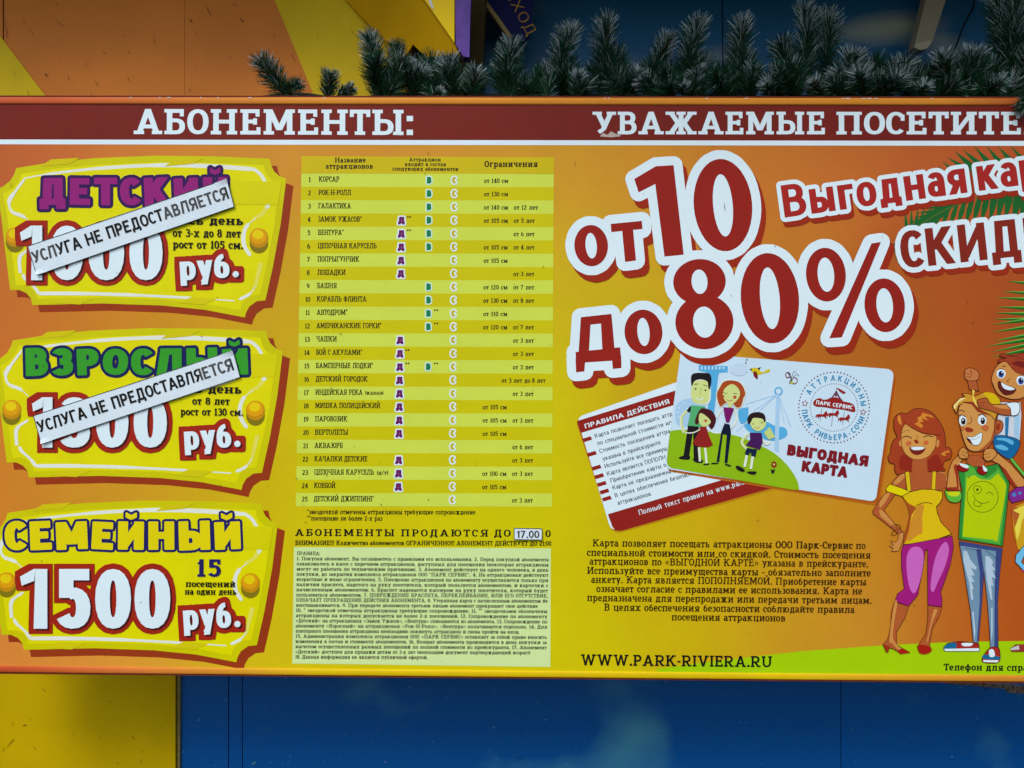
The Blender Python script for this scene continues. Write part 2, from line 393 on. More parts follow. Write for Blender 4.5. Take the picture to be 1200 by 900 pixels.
# ------------------------------------------------------------------ the price board
board = thing('price_board', 'long printed amusement park price board in orange and yellow with a dark red header band', 'sign board')
X0, X1 = -70, 1345
def top(x): return 112.0 + (x - 0) * 0.0012
def bot(x): return 789.5 + x * 0.0092
ctrl = [(-60,150,184,86,46),(0,180,192,92,46),(70,180,206,102,50),(0,385,206,108,44),(150,180,212,122,48),(250,172,214,130,48),(335,180,212,138,46),(400,176,214,138,48),(340,300,208,150,30),(345,400,208,170,18),(340,500,212,184,8),
        (345,640,212,190,4),(345,760,214,188,10),(120,385,208,124,38),(220,385,212,142,32),(300,385,210,156,24),(0,585,212,124,42),(120,585,212,142,36),(220,585,214,158,28),(300,585,212,174,14),(0,772,224,130,56),(100,774,224,138,54),(200,776,224,154,46),
        (300,778,218,178,20),(500,400,210,190,6),(500,178,212,140,46),(600,178,212,142,44),(655,180,212,148,40),(655,250,212,158,30),(655,330,210,176,16),(655,450,212,190,4),(655,600,212,192,2),(655,760,214,190,6),(500,790,214,188,8),(600,790,214,188,8),
        (720,200,212,142,40),(700,340,210,168,20),(760,185,210,130,42),(760,450,206,150,22),(770,600,208,162,16),(850,185,204,118,42),(750,640,208,180,6),(860,640,208,158,16),(920,200,204,112,42),(900,300,200,118,36),(1000,180,200,104,42),(1080,180,194,92,42),(1180,250,182,78,34),
        (1150,190,188,82,40),(1100,330,176,80,30),(1160,380,170,72,28),(1080,400,178,86,28),(1020,410,186,100,28),(1050,480,188,104,28),(1000,620,206,134,32),(1030,600,202,128,32),(1100,600,194,104,30),(1165,560,182,80,26),(1190,640,180,72,20),(1110,700,196,104,36),(1170,720,184,80,26),(1020,720,206,132,42),(900,700,208,150,26),
        (950,760,206,142,36),(800,700,208,168,12),(800,760,208,172,14),(700,790,214,188,8),(1280,200,176,74,34),(1300,500,168,62,24),(1300,760,170,66,26),(960,620,206,142,26),(730,200,212,142,40)]
ctrl = [(a, b, lin((c * .985, min(d * 1.045, 202), e))) for a, b, c, d, e in ctrl]
def bgcol(x, y):
    sw = 0; r = [0, 0, 0]
    for a, b, c in ctrl:
        w_ = math.exp(-((x - a) ** 2 + (y - b) ** 2) / (2 * 52.0 ** 2)) + 1e-5 / (1 + ((x - a) ** 2 + (y - b) ** 2) / 1e4)
        sw += w_
        for k in range(3): r[k] += w_ * c[k]
    return [v / sw for v in r]
def grid_film(name, x0, x1, ytop, ybot, nx, ny, level, parent, colfn, m):
    V = []; C = []; F = []
    for j in range(ny + 1):
        for i in range(nx + 1):
            x = x0 + (x1 - x0) * i / nx; a, b = ytop(x), ybot(x); y = a + (b - a) * j / ny
            V.append(W(x, y, -level * STEP)); C.append(colfn(x, y))
    for j in range(ny):
        for i in range(nx):
            q = j * (nx + 1) + i; F.append((q, q + nx + 1, q + nx + 2, q + 1))
    me = bpy.data.meshes.new(name); me.from_pydata(V, [], F)
    ca = me.color_attributes.new('print_colour', 'FLOAT_COLOR', 'POINT')
    for i, c in enumerate(C): ca.data[i].color = (*c, 1)
    me.materials.append(m)
    return link(name, me, parent)
FILM = mat((0, 0, 0), rough=.36, var=.06, key='film', attr='print_colour', bump=.03)
grid_film('printed_panel', X0, X1, lambda x: 169 + x * .0015, lambda x: bot(x) - 9, 110, 54, 1, board, bgcol, FILM)

def box(name, p0, p1, m, parent=None, bev=0.0, **kw):
    import bmesh
    bm = bmesh.new(); bmesh.ops.create_cube(bm, size=1)
    for v in bm.verts:
        v.co = Vector([(p0[k] + p1[k]) / 2 + v.co[k] * (p1[k] - p0[k]) for k in range(3)])
    if bev: bmesh.ops.bevel(bm, geom=bm.edges[:], offset=bev, segments=2, affect='EDGES')
    me = bpy.data.meshes.new(name); bm.to_mesh(me); bm.free(); me.materials.append(m)
    return link(name, me, parent, **kw)
def prism(name, ring, depthvec, m, parent=None, bev=0, **kw):   # any closed outline of points pushed back along a vector
    import bmesh
    n = len(ring); V = [Vector(p) for p in ring] + [Vector(p) + Vector(depthvec) for p in ring]
    F = [list(range(n)), list(range(2 * n - 1, n - 1, -1))] + [[i, i + n, (i + 1) % n + n, (i + 1) % n] for i in range(n)]
    me = bpy.data.meshes.new(name); me.from_pydata(V, [], F)
    bm = bmesh.new(); bm.from_mesh(me); bmesh.ops.recalc_face_normals(bm, faces=bm.faces)
    if bev: bmesh.ops.bevel(bm, geom=bm.edges[:], offset=bev, segments=2, affect='EDGES')
    bm.to_mesh(me); bm.free(); me.materials.append(m)
    return link(name, me, parent, **kw)
ALU = mat((150, 96, 70), rough=.45, var=.2, key='edge')
# the case behind the film
prism('case', [W(X0 + 2, top(X0) + 3, .0012), W(X1 - 2, top(X1) + 3, .0012), W(X1 - 2, bot(X1) - 3, .0012), W(X0 + 2, bot(X0) - 3, .0012)], (0, .05, 0), mat((110, 80, 60), rough=.6, key='case'), board)
# rails, film wrapped over them
def railcol_t(x, y):
    t = min(max((x - 60) / 300, 0), 1); a = lin((198, 92, 52)); b = lin((216, 140, 44)); c = [a[k] + (b[k] - a[k]) * t for k in range(3)]
    if x > 1100: u = min((x - 1100) / 100, 1); e = lin((176, 84, 40)); c = [c[k] + (e[k] - c[k]) * u for k in range(3)]
    return c
def railcol_b(x, y):
    pts = [(-70, (184, 70, 40)), (0, (190, 78, 42)), (60, (200, 94, 46)), (150, (214, 120, 54)), (260, (216, 144, 44)), (380, (218, 186, 14)), (900, (220, 188, 14)), (1060, (216, 160, 34)), (1200, (204, 130, 44)), (1400, (180, 90, 40))]
    for (a, ca), (b, cb) in zip(pts, pts[1:]):
        if x <= b:
            t = max(0, (x - a) / (b - a)); la, lb = lin(ca), lin(cb); return [la[k] + (lb[k] - la[k]) * t for k in range(3)]
    return lin(pts[-1][1])
def rail(name, yt, yb, colfn, flip):
    prof = [(0, 0.0008), (.08, -.0022), (.2, -.0030), (.8, -.0030), (.92, -.0022), (1, 0.0008)]
    V = []; C = []; F = []; nx = 120
    for i in range(nx + 1):
        x = X0 + (X1 - X0) * i / nx; a, b = yt(x), yb(x)
        for t, dep in prof:
            wob = .0002 * math.sin(x * .031) + .00012 * math.sin(x * .13 + 1)
            V.append(W(x, a + (b - a) * t, dep + wob)); C.append(colfn(x, 0))
    k = len(prof)
    for i in range(nx):
        for j in range(k - 1): q = i * k + j; F.append((q, q + 1, q + k + 1, q + k))
    me = bpy.data.meshes.new(name); me.from_pydata(V, [], F)
    ca = me.color_attributes.new('print_colour', 'FLOAT_COLOR', 'POINT')
    for i, c in enumerate(C): ca.data[i].color = (*c, 1)
    me.materials.append(FILM); me.polygons.foreach_set('use_smooth', [True] * len(me.polygons)); return link(name, me, board)
rail('frame_rail', lambda x: top(x) + 1.5, lambda x: top(x) + 10.5, railcol_t, 0)
rail('frame_rail', lambda x: bot(x) - 9.6, lambda x: bot(x) - 1.5, railcol_b, 1)
for f, s_ in ((lambda x: top(x), 1), (lambda x: bot(x), -1)):
    prism('edge_trim', [W(X0, f(X0), -.001), W(X1, f(X1), -.001), W(X1, f(X1) + s_ * 1.6, -.001), W(X0, f(X0) + s_ * 1.6, -.001)], (0, .052, 0), mat((112, 46, 30), rough=.5, var=.35, scale=30, key='trim'), board)
for f, s_ in ((lambda x: top(x), 1),):
    pass
prism('edge_trim', [W(X0, top(X0), -.002), W(X0, bot(X0), -.002), W(X0 + 2, bot(X0), -.002), W(X0 + 2, top(X0), -.002)], (0, .05, 0), ALU, board)
prism('edge_trim', [W(X1 - 2, top(X1), -.002), W(X1 - 2, bot(X1), -.002), W(X1, bot(X1), -.002), W(X1, top(X1), -.002)], (0, .05, 0), ALU, board)
# header band and rule
band = [(X0, top(X0) + 10), (X1, top(X1) + 10), (X1, 163.5 + X1 * .0015), (X0, 163.5)]
flat('header_band', union([band]), DKRED, 2, board)
flat('header_rule', union([[(X0, 163.4), (X1, 164.4 + 1), (X1, 170.2 + 1), (X0, 169)]]), WHITE, 3, board)
letters(tgroups('АБОНЕМЕНТЫ:', SLAB_H, 158, 157.2, 29.5, -.2, wid=326), WHITE, 4, board)
h2 = tgroups('УВАЖАЕМЫЕ', SLAB_H, 695.5, 157.5, 26.5, 0, wid=271) + tgroups('ПОСЕТИТЕЛИ!', SLAB_H, 980, 157.6, 26.5, 0, wid=294)
letters(h2, WHITE, 4, board)

# ------------------------------------------------------------------ tickets
def ticket(dx, dy, name_fn, price_fn, parts_label):
    o = [(19, 197), (60, 190.5), (110, 185.5), (180, 182.5), (250, 183.2), (316, 186), (317.5, 193), (321, 200.5), (327.5, 206.5), (335.5, 209.5), (329, 262), (320, 312), (311, 352), (301, 353), (292.5, 359), (288.5, 366), (287, 372),
         (240, 363), (190, 358), (120, 355.6), (38, 357.5), (36.5, 350), (31, 343.5), (23, 339.8), (12, 340), (7, 300), (1, 250), (-4, 222), (4, 218.5), (12, 212), (17, 204)]
    o = shift([o], dx, dy)[0]
    multi('ticket_shadow', [(union(shift([o], 8.5, 8.5)), RUST)], 2, board)
    tk = flat('ticket', union([o]), mat((206, 202, 2), var=.08), 3, board)
    cx, cy = 165, 276
    inner = [(cx + (x - dx - cx) * .955 + dx, cy + (y - dy - cy) * .915 + dy) for x, y in o]
    items = [(union([inner]), mat((224, 219, 0), var=.07, scale=14))]
    PALE = mat((226, 222, 90), var=.05); WH = mat((226, 232, 220), var=.05)
    def rb(pts, ws): return union(ribbon(smooth([(x + dx, y + dy) for x, y in pts], False, 4), [ws[min(i // 4, len(ws) - 1)] for i in range((len(pts) - 1) * 4 + 1)]))
    items += [(rb([(28, 209), (60, 203.5), (120, 197), (190, 193.6), (250, 195), (298, 198.5)], [1.5, 3, 4, 5, 5, 4]), WH),
              (rb([(298, 198.5), (306, 205), (312, 216)], [4, 4, 2]), WH), (rb([(316, 222), (314, 238), (308, 250), (296, 257)], [3, 5, 4, 2]), PALE),
              (rb([(317.5, 222), (315.5, 236), (313, 244)], [3, 4.5, 1]), WH),
              (rb([(300, 256), (290, 264), (285.5, 275), (286.5, 288), (294, 300)], [1, 4.5, 5, 4.5, 1]), WH),
              (rb([(306, 308), (302, 324), (297, 340), (283, 350)], [5, 4, 3, 5]), PALE), (rb([(299, 336), (292, 345), (280, 351)], [1, 3.5, 1]), WH),
              (rb([(275, 352.5), (220, 349), (150, 345.5), (90, 344), (46, 344)], [1.5, 3, 4, 4.5, 4]), WH),
              (rb([(46, 344), (40, 336), (30, 327), (27, 322)], [4, 3, 4, 2]), WH), (rb([(24, 320), (23, 304), (27, 297), (38, 290)], [4, 4.5, 3, 1]), WH),
              (rb([(38, 263), (28, 254), (14, 248), (11, 236), (17, 226), (29, 210)], [1, 4, 3, 5, 3, 2]), WH)]
    # darker gloss streaks printed across the plate
    for a in (60, 205):
        items.append((union([[(a + dx, 187 + dy), (a + 34 + dx, 185 + dy), (a + 22 + dx, 192 + dy), (a - 12 + dx, 195 + dy)]]), mat((210, 198, 10), var=.05)))
        items.append((union([[(a + 20 + dx, 348 + dy), (a + 50 + dx, 350 + dy), (a + 34 + dx, 357 + dy), (a + 4 + dx, 355 + dy)]]), mat((212, 202, 12), var=.05)))
    items.append((union([[(262 + dx, 212 + dy), (330 + dx, 213 + dy), (326 + dx, 240 + dy), (262 + dx, 240 + dy)]]), mat((216, 210, 2), var=.05)))
    multi('ticket_face', items, 4, tk)
    for rx, ry in ((18, 278), (303.5, 279)):
        rx += dx; ry += dy
        multi('rivet', [(union([disc(rx, ry + 6, 11, 20, 12)]), mat((132, 118, 20))), (union([disc(rx, ry, 11.2, 20, 11.5)]), mat((196, 140, 12))),
                        (union([disc(rx - .5, ry - 2, 9.6, 20, 9)]), mat((224, 160, 12))), (union([disc(rx - 1, ry - 4, 6.5, 16, 5.5)]), mat((232, 206, 10)))], 8, tk)
    name_fn(tk); price_fn(tk)
    return tk
def fatname(tk, s, x, y, wid, cap, fill, line, r1=.7, r2=4.2):
    rnd = random.Random(len(s)); P = []
    n = len(s)
    xs = layout(s, FAT, x, y, cap, 0, wid=wid, track=.24)
    for ch, f in xs:
        gp = [[f(p) for p in poly] for poly in glyph(ch, FAT)[0]]
        ax = sum(p[0] for q in gp for p in q) / sum(len(q) for q in gp); a = R(rnd.uniform(-3, 3)); sy = rnd.uniform(.96, 1.06)
        yy = y - cap / 2
        P += [[[(ax + (px - ax) * math.cos(a) - (py - yy) * math.sin(a), yy + (px - ax) * math.sin(a) + (py - yy) * math.cos(a) * sy) for px, py in q] for q in gp]]
    flat('name_outline', union(grow(flatten(P), r2, 9)), line, 10, tk); letters([grow(g, r1, 8) for g in P], fill, 11, tk)
def price(tk, places, base, cap, rub, dx=0):
    P = []
    for ch, x0, x1 in places:
        gp, a = glyph(ch, (NUM[0], NUM[1], False, 1, .76) if ch != '1' else (.3, .2, False, 1.25, .76))
        if ch == '1': gp, a = [[(.5, 0), (1, 0), (1, 1), (.56, 1)], [(0, .87), (.06, .72), (.52, .8), (.56, 1), (.5, 1)]], 1.0
        P += [[[(x0 + p[0] / a * (x1 - x0), base - p[1] * cap) for p in q] for q in gp]]
    P2 = tgroups('руб', (.235, .18, False, .95, .8), rub[0], rub[1], rub[2], 3.5, wid=rub[3] - 11, track=.09) + [[disc(rub[0] + rub[3] - 4.5, rub[1] - 7.5, 3.7, 14)]]
    ALL = P + P2
    flat('price_outline', union(grow(flatten(P), 6.6, 14, True) + grow(flatten(P2), 6.6, 12, True)), mat((160, 38, 22), var=.08), 14, tk)
    flat('price_shadow', union(shift(flatten(ALL), 2.4, 2.2)), mat((74, 22, 20)), 14.5, tk)
    letters(ALL, WHITE, 15, tk)

def lines(tk, rows, m=INK, lvl=18, name='lettering'):
    return flat(name, join(*[tmesh(s, st, x, y, cap, ang, wid=wid, align=al, track=tr) for s, st, x, y, cap, ang, wid, al, tr in rows]), m, lvl, tk, kind='stuff')

def n1(t): fatname(t, 'ДЕТСКИЙ', 47, 240, 219, 31, mat((146, 34, 118)), mat((50, 24, 84)))
def p1(t):
    price(t, [('1', 24, 50), ('0', 60, 98), ('0', 104, 146), ('0', 152, 191)], 328.5, 64, (212, 329, 27.5, 69))
    lines(t, [('весь день', SLAB_B, 204, 263, 9.8, -.5, 81, 'l', .17), ('от 3-х до 8 лет', SLAB_S, 203, 277.5, 9.2, -.6, 79, 'l', .17), ('рост от 105 см.', SLAB_S, 203, 291, 9.2, -.6, 82, 'l', .17)])
t1 = ticket(0, 0, n1, p1, 1)
def n2(t): fatname(t, 'ВЗРОСЛЫЙ', 31, 439, 259, 30, mat((54, 156, 42)), mat((22, 30, 84)))
def p2(t):
    price(t, [('1', 38, 62), ('3', 72, 106), ('0', 113, 151), ('0', 157, 196)], 524.5, 59, (217, 527.5, 27, 66))
    lines(t, [('весь день', SLAB_B, 203, 460, 9.8, -.8, 80, 'l', .17), ('от 8 лет', SLAB_S, 226, 474, 8.6, -.5, 43, 'l', .17), ('рост от 130 см.', SLAB_S, 212, 486.5, 8.6, -.6, 73, 'l', .17)])
t2 = ticket(-4, 202, n2, p2, 2)
def n3(t): fatname(t, 'СЕМЕЙНЫЙ', 8, 643, 273, 31, mat((226, 212, 6)), mat((30, 30, 96)), -1, 3.9)
def p3(t):
    price(t, [('1', 24, 56), ('5', 67, 107), ('0', 112, 154), ('0', 158, 200)], 736.5, 70, (216, 738.5, 29, 67))
    lines(t, [('15', SLAB_H, 231, 675.5, 20.5, -.5, 28, 'l', .2)], mat((32, 30, 96)), 18)
    lines(t, [('посещений', SLAB_S, 218, 687.5, 7.4, -.3, 58, 'l', .17), ('на один день', SLAB_S, 217, 696.5, 7.4, -.3, 60, 'l', .17)])
t3 = ticket(-10, 404, n3, p3, 3)
for t, l in ((t1, 'printed yellow ticket with a purple name half under a paper strip'), (t2, 'printed yellow ticket with a green name half under a paper strip'), (t3, 'printed yellow ticket with a yellow name and the price 1500')): t['label'] = l

# ------------------------------------------------------------------ price table
tab = thing('price_table', None, None); tab.parent = board
def tl(y): return 353.5 - (y - 183) * .0165
def tr_(y): return 649 - (y - 183) * .0055
flat('table_header', union([[(tl(183), 183), (tr_(183), 184.5), (tr_(203.5), 204), (tl(203), 203)]]), mat((206, 186, 18)), 3, tab)
ROWS = [('КОРСАР', 'ВС', 'от 140 см', ''), ('РОК-Н-РОЛЛ', 'ВС', 'от 130 см', ''), ('ГАЛАКТИКА', 'ВС', 'от 140 см', 'от 12 лет'), ('ЗАМОК УЖАСОВ*', 'Д!ВС', 'от 105 см', 'от 5 лет'), ('ВЕНТУРА*', 'Д!ВС', '', 'от 6 лет'),
        ('ЦЕПОЧНАЯ КАРУСЕЛЬ', 'ДВС', 'от 105 см', 'от 4 лет'), ('ПОПРЫГУНЧИК', 'ДС', 'от 105 см', ''), ('ЛОШАДКИ', 'ДС', '', 'от 3 лет'), ('БАШНЯ', 'ВС', 'от 120 см', 'от 7 лет'), ('КОРАБЛЬ ФЛИНТА', 'ВС', 'от 130 см', 'от 8 лет'),
        ('АВТОДРОМ*', 'В!С', 'от 110 см', ''), ('АМЕРИКАНСКИЕ ГОРКИ*', 'В!С', 'от 120 см', 'от 7 лет'), ('ЧАШКИ', 'ДС', '', 'от 3 лет'), ('БОЙ С АКУЛАМИ*', 'Д!С', '', 'от 3 лет'), ('БАМПЕРНЫЕ ЛОДКИ*', 'Д!В!С', '', 'от 3 лет'),
        ('ДЕТСКИЙ ГОРОДОК', 'ДС', '', '#от 3 лет до 8 лет'), ('ИНДЕЙСКАЯ РЕКА (каноэ)', 'ДС', '', 'от 3 лет'), ('МИШКА ПОЛИЦЕЙСКИЙ', 'ДС', 'от 105 см', ''), ('ПАРОВОЗИК', 'ДС', 'от 105 см', 'от 3 лет'), ('ВЕРТОЛЕТЫ', 'ДС', 'от 105 см', ''),
        ('АКВАЗОРБ', 'С', '', 'от 6 лет'), ('КАЧАЛКИ ДЕТСКИЕ', 'ДС', '', 'от 3 лет'), ('ЦЕПОЧНАЯ КАРУСЕЛЬ (д/т)', 'ДС', 'от 100 см', 'от 3 лет'), ('КОВБОЙ', 'ДС', 'от 105 см', ''), ('ДЕТСКИЙ ДЖИППИНГ', 'С', '', 'от 3 лет')]
DIG['/'] = (lambda g: g.d(0, 0, 1, 1, .8), .4)
LIGHT = mat((206, 222, 78), var=.05); DARK = mat((204, 196, 6), var=.05)
FATC = {}
def badge(ch):
    if ch not in FATC:
        st = (.34, .22, False, 1.2 if ch == 'Д' else .95, .8); P = glyph(ch, st)[0]
        a = glyph(ch, st)[1]
        P = [[(x - a / 2, y) for x, y in p] for p in P]
        FATC[ch] = (union(grow(P, .27, 10)), union(grow(P, .05, 5)))
    return FATC[ch]
BM = {'Д': mat((108, 28, 98)), 'В': mat((20, 124, 82)), 'С': mat((196, 182, 40))}
for i, (nm, bd, h1, a1) in enumerate(ROWS):
    y0 = 203.3 + i * 15.6; y1 = y0 + 15.6; yb = y0 + 10.0
    row = flat('table_row', union([[(tl(y0), y0), (tr_(y0), y0 + .5), (tr_(y1), y1 + .5), (tl(y1), y1)]]), LIGHT if i % 2 == 0 else DARK, 3, tab)
    sh = (y0 - 203) * -.0155
    ds = [tmesh(str(i + 1), SLAB_S, 363 + sh, yb, 5.8, 0, align='c', track=.12)]
    base, par = (nm.split(' (')[0], '(' + nm.split('(')[1]) if '(' in nm else (nm, '')
    W_ = {0: 24, 1: 38, 2: 38, 3: 51, 4: 30, 5: 69, 6: 49, 7: 33, 8: 23, 9: 58, 10: 36, 11: 76, 12: 24, 13: 54, 14: 67, 15: 61, 16: 55, 17: 76, 18: 38, 19: 39, 20: 33, 21: 62, 22: 70, 23: 25, 24: 70}[i]
    ds.append(tmesh(base, SLAB_S, 373.6 + sh, yb - .3, 6.3, -.1, wid=W_, track=.1))
    if par: ds.append(tmesh(par, SLAB_S, 373.6 + sh + W_ + 3.5, yb - .3, 4.8, 0, wid=21 if 'к' in par else 13))
    if h1: ds.append(tmesh(h1, SLAB_S, 567.5 + sh * .4, yb + 1.2, 5.3, 0, wid=28))
    if a1.startswith('#'): ds.append(tmesh(a1[1:], SLAB_S, 588, yb + 1.2, 5.3, 0, wid=51))
    elif a1: ds.append(tmesh(a1, SLAB_S, 602.5 + sh * .4, yb + 1.2, 5.3, 0, wid=24 if '12' not in a1 else 28))
    cols = {'Д': 471 + sh * .75, 'В': 503 + sh * .3, 'С': 532.5 + sh * .4}
    k = 0; its = []
    while k < len(bd):
        ch = bd[k]; star = k + 1 < len(bd) and bd[k + 1] == '!'
        bo, bf = badge(ch); cap = 7.2; f = lambda vs: [(cols[ch] + x * cap, yb + 1.6 - y * cap) for x, y in vs]
        its += [((f(bo[0]), bo[1]), WHITE if ch != 'В' else mat((206, 236, 214))), ((f(bf[0]), bf[1]), BM[ch])]
        if star: ds.append(tmesh('**', SLAB_S, cols[ch] + 6.5, yb - .5, 6.2, 0)); k += 1
        k += 1
    flat('row_lettering', join(*ds), INK, 5, tab, kind='stuff')
    for a_, b_ in zip(its[::2], its[1::2]): multi('ticket_badge', [a_, b_], 6, tab)
lines(tab, [('Название', SLAB_B, 410.5, 190.5, 6, 0, 36, 'c', .2), ('аттракционов', SLAB_B, 409.5, 197.8, 6, 0, 55, 'c', .2), ('Аттракцион', SLAB_B, 498, 189.3, 4.6, -.3, 37, 'c', .2), ('входит в состав', SLAB_B, 498.5, 194.8, 4.6, -.3, 48, 'c', .2),
            ('следующих абонементов', SLAB_B, 498.5, 200.2, 4.6, -.3, 77, 'c', .2), ('Ограничения', SLAB_B, 599, 195.8, 7.2, 0, 62, 'c', .2)], INK, 5)
lines(tab, [('*звездочкой отмечены аттракционы требующие сопровождение', SLAB, 360, 602.5, 5.6, -.1, 197, 'l', .17), ('**посещение не более 2-х раз', SLAB, 360, 610, 5.6, -.1, 88, 'l', .17)], INK, 5)
lines(board, [('АБОНЕМЕНТЫ', SLAB_S, 346, 628, 8.2, -.2, 116, 'l', .42), ('ПРОДАЮТСЯ', SLAB_S, 470, 628.4, 8.2, -.2, 102, 'l', .42), ('ДО', SLAB_S, 579, 628.8, 8.2, 0, 19, 'l', .42), ('0', SLAB_S, 639.5, 629.3, 8.2, 0, 5.5, 'l', .2),
              ('ВНИМАНИЕ!!! Количество абонементов ОГРАНИЧЕННО!!! АБОНЕМЕНТ ДЕЙСТВУЕТ ДО 21:00', SLAB_B, 346, 638.6, 5.4, -.15, 300, 'l', .16)], INK, 5, 'notice_lettering')
rules = flat('rules_panel', union([[(344.5, 641), (645.5, 642.5), (645, 781.5), (342.5, 777.5)]]), mat((208, 232, 158), var=.05), 3, board)
RT = ['ПРАВИЛА:', '1. Покупая абонемент, Вы соглашаетесь с правилами его использования. 2. Перед покупкой абонемента', 'ознакомьтесь в кассе с перечнем аттракционов, доступных для посещения (некоторые аттракционы',
      'могут не работать по техническим причинам). 3. Абонемент действует на одного человека, в день', 'покупки, до закрытия комплекса аттракционов ООО "ПАРК СЕРВИС". 4. На аттракционах действуют', 'возрастные и иные ограничения. 5. Посещение аттракционов по абонементу осуществляется только при',
      'наличии браслета, надетого на руку посетителя, который пользуется абонементом, и карточки с', 'начисленным абонементом. 6. Браслет надевается кассиром на руку посетителя, который будет', 'пользоваться абонементом. 7. ПОВРЕЖДЕНИЕ БРАСЛЕТА, ПЕРЕКЛЕИВАНИЕ, ИЛИ ЕГО ОТСУТСТВИЕ,',
      'ОЗНАЧАЕТ ПРЕКРАЩЕНИЕ ДЕЙСТВИЯ АБОНЕМЕНТА. 8. Утерянная карта с начисленным абонементом не', 'восстанавливается. 9. При передаче абонемента третьим лицам абонемент прекращает свое действие', '10. * звездочкой отмечены аттракционы требующие сопровождение. 11. ** звездочками обозначены',
      'аттракционы на которых допускается не более 2-х посещений. 12. Сопровождение по абонементу', '«Детский» на аттракционах «Замок Ужасов», «Вентура» списывается из абонемента. 13. Сопровождение по', 'абонементу «Взрослый» на аттракционах «Рок-Н-Ролл», «Вентура» оплачивается отдельно. 14. Для',
      'повторного посещения аттракциона необходимо покинуть аттракцион и снова пройти на вход.', '15. Администрация комплекса аттракционов ООО «ПАРК СЕРВИС» оставляет за собой право вносить', 'изменения в состав и стоимость абонементов. 16. Возврат абонемента производится в день покупки за',
      'вычетом осуществленных разовых посещений по полной стоимости из прейскуранта. 17. Абонемент', '«Детский» доступен для продажи детям от 3-х лет (необходим документ подтверждающий возраст)', '18. Данная информация не является публичной офертой.']
rr = []
for i, s in enumerate(RT):
    full = 295 - i * .05
    wd = {0: 27, 10: 283, 15: 262, 19: 275, 20: 155}.get(i, full)
    bold = i in (8, 9)
    rr.append((s, SLAB_S, 348 - i * .09, 650.5 + i * 6.06, 4.3, -.25, wd, 'l', .16))
lines(rules, rr, mat((30, 36, 26)), 5, 'rules_lettering')

# ------------------------------------------------------------------ right half: palm leaves, grass, discount slogan
GR_D = mat((30, 98, 40)); GR_L = mat((104, 164, 60)); GR_M = mat((46, 122, 44))
def blade(a, b, wd, curve=0.0):
    mx, my = a[0] + (b[0] - a[0]) * .6, a[1] + (b[1] - a[1]) * .6; dx, dy = b[0] - a[0], b[1] - a[1]; L = math.hypot(dx, dy); nx, ny = -dy / L, dx / L
    mx += nx * curve; my += ny * curve
    return [a, (mx + nx * wd, my + ny * wd), (b[0] + nx * wd * .8, b[1] + ny * wd * .8), (b[0] - nx * wd * .8, b[1] - ny * wd * .8), (mx - nx * wd, my - ny * wd)]
spine = smooth([(1046, 300), (1068, 272), (1100, 250), (1140, 233), (1200, 214), (1260, 200)], False, 8)
U = []; Dn = []
uptips = [((1099, 194), (1120, 212)), ((1104, 189), (1134, 206)), ((1109, 184), (1150, 200)), ((1118, 176.5), (1148, 196)), ((1128, 175), (1160, 196)), ((1141, 170.8), (1170, 196)), ((1156, 171), (1182, 196)), ((1169, 171), (1196, 194)), ((1184, 171), (1214, 196)), ((1200, 171), (1230, 196))]
for a, b in uptips: U.append(blade(a, (b[0], b[1] + 8), 3.6))
for k in range(10):
    b = spine[3 + k * 2]; U.append(blade((1041 + k * 4.2 + random.uniform(-1, 1), 292 - k * 5.3), b, 2.5, 1.5))
for k in range(9):
    b = spine[4 + k]; U.append(blade((1060 + k * 8, 245 - k * 1.2), (b[0] + 10, b[1]), 2.9))
for k in range(15):
    b = (1084 + k * 9.2, 256 - k * 3.7 if k < 12 else 218); U.append(blade((b[0] - 9 + (k > 8) * 1, b[1] + 14 + k * 3.2), b, 1.8 + k * .26))
for k in range(5): U.append(blade((1044 + k * 1, 305 + k * 4 - 14), (1064, 280 + k * 2), 1.3))
clipU = [[(x, max(y, 170.6)) for x, y in p] for p in U]
fl = multi('palm_leaf', [(union(clipU), GR_D), (union(ribbon(spine[6:], 1.0)), mat((96, 104, 40)))], 3, board)
tips = [(1189, 318), (1179, 329.5), (1174, 341.5), (1167, 348.8), (1167, 359.8), (1165, 367), (1163, 374), (1161, 380.6), (1161, 389.6), (1163, 399.8), (1153, 406.4), (1161, 412.6), (1160, 419), (1166, 425), (1163, 436), (1161, 448)]
PD, PL = [], []
for i, (x, y) in enumerate(tips):
    b = (1235, y + (-8 + abs(i - 5) * -1.2 if i > 6 else 6 - i)); PD.append(blade((x, y), b, 2.5, .4)); PL.append(blade((x + 1, y - .3), (b[0], b[1] - 1.2), .8, -.4))
multi('palm_leaf', [(union(PD), mat((24, 104, 30))), (union(PL), mat((110, 178, 70)))], 3, board)
multi('grass_strip', [(union([[(770, 783.5), (850, 773), (940, 763), (1030, 756.5), (1120, 752), (1200, 751), (1345, 752), (1345, bot(1345) - 9.2), (1000, bot(1000) - 9.4), (770, bot(770) - 9.4)]]), mat((164, 206, 6), var=.05))], 3, board)

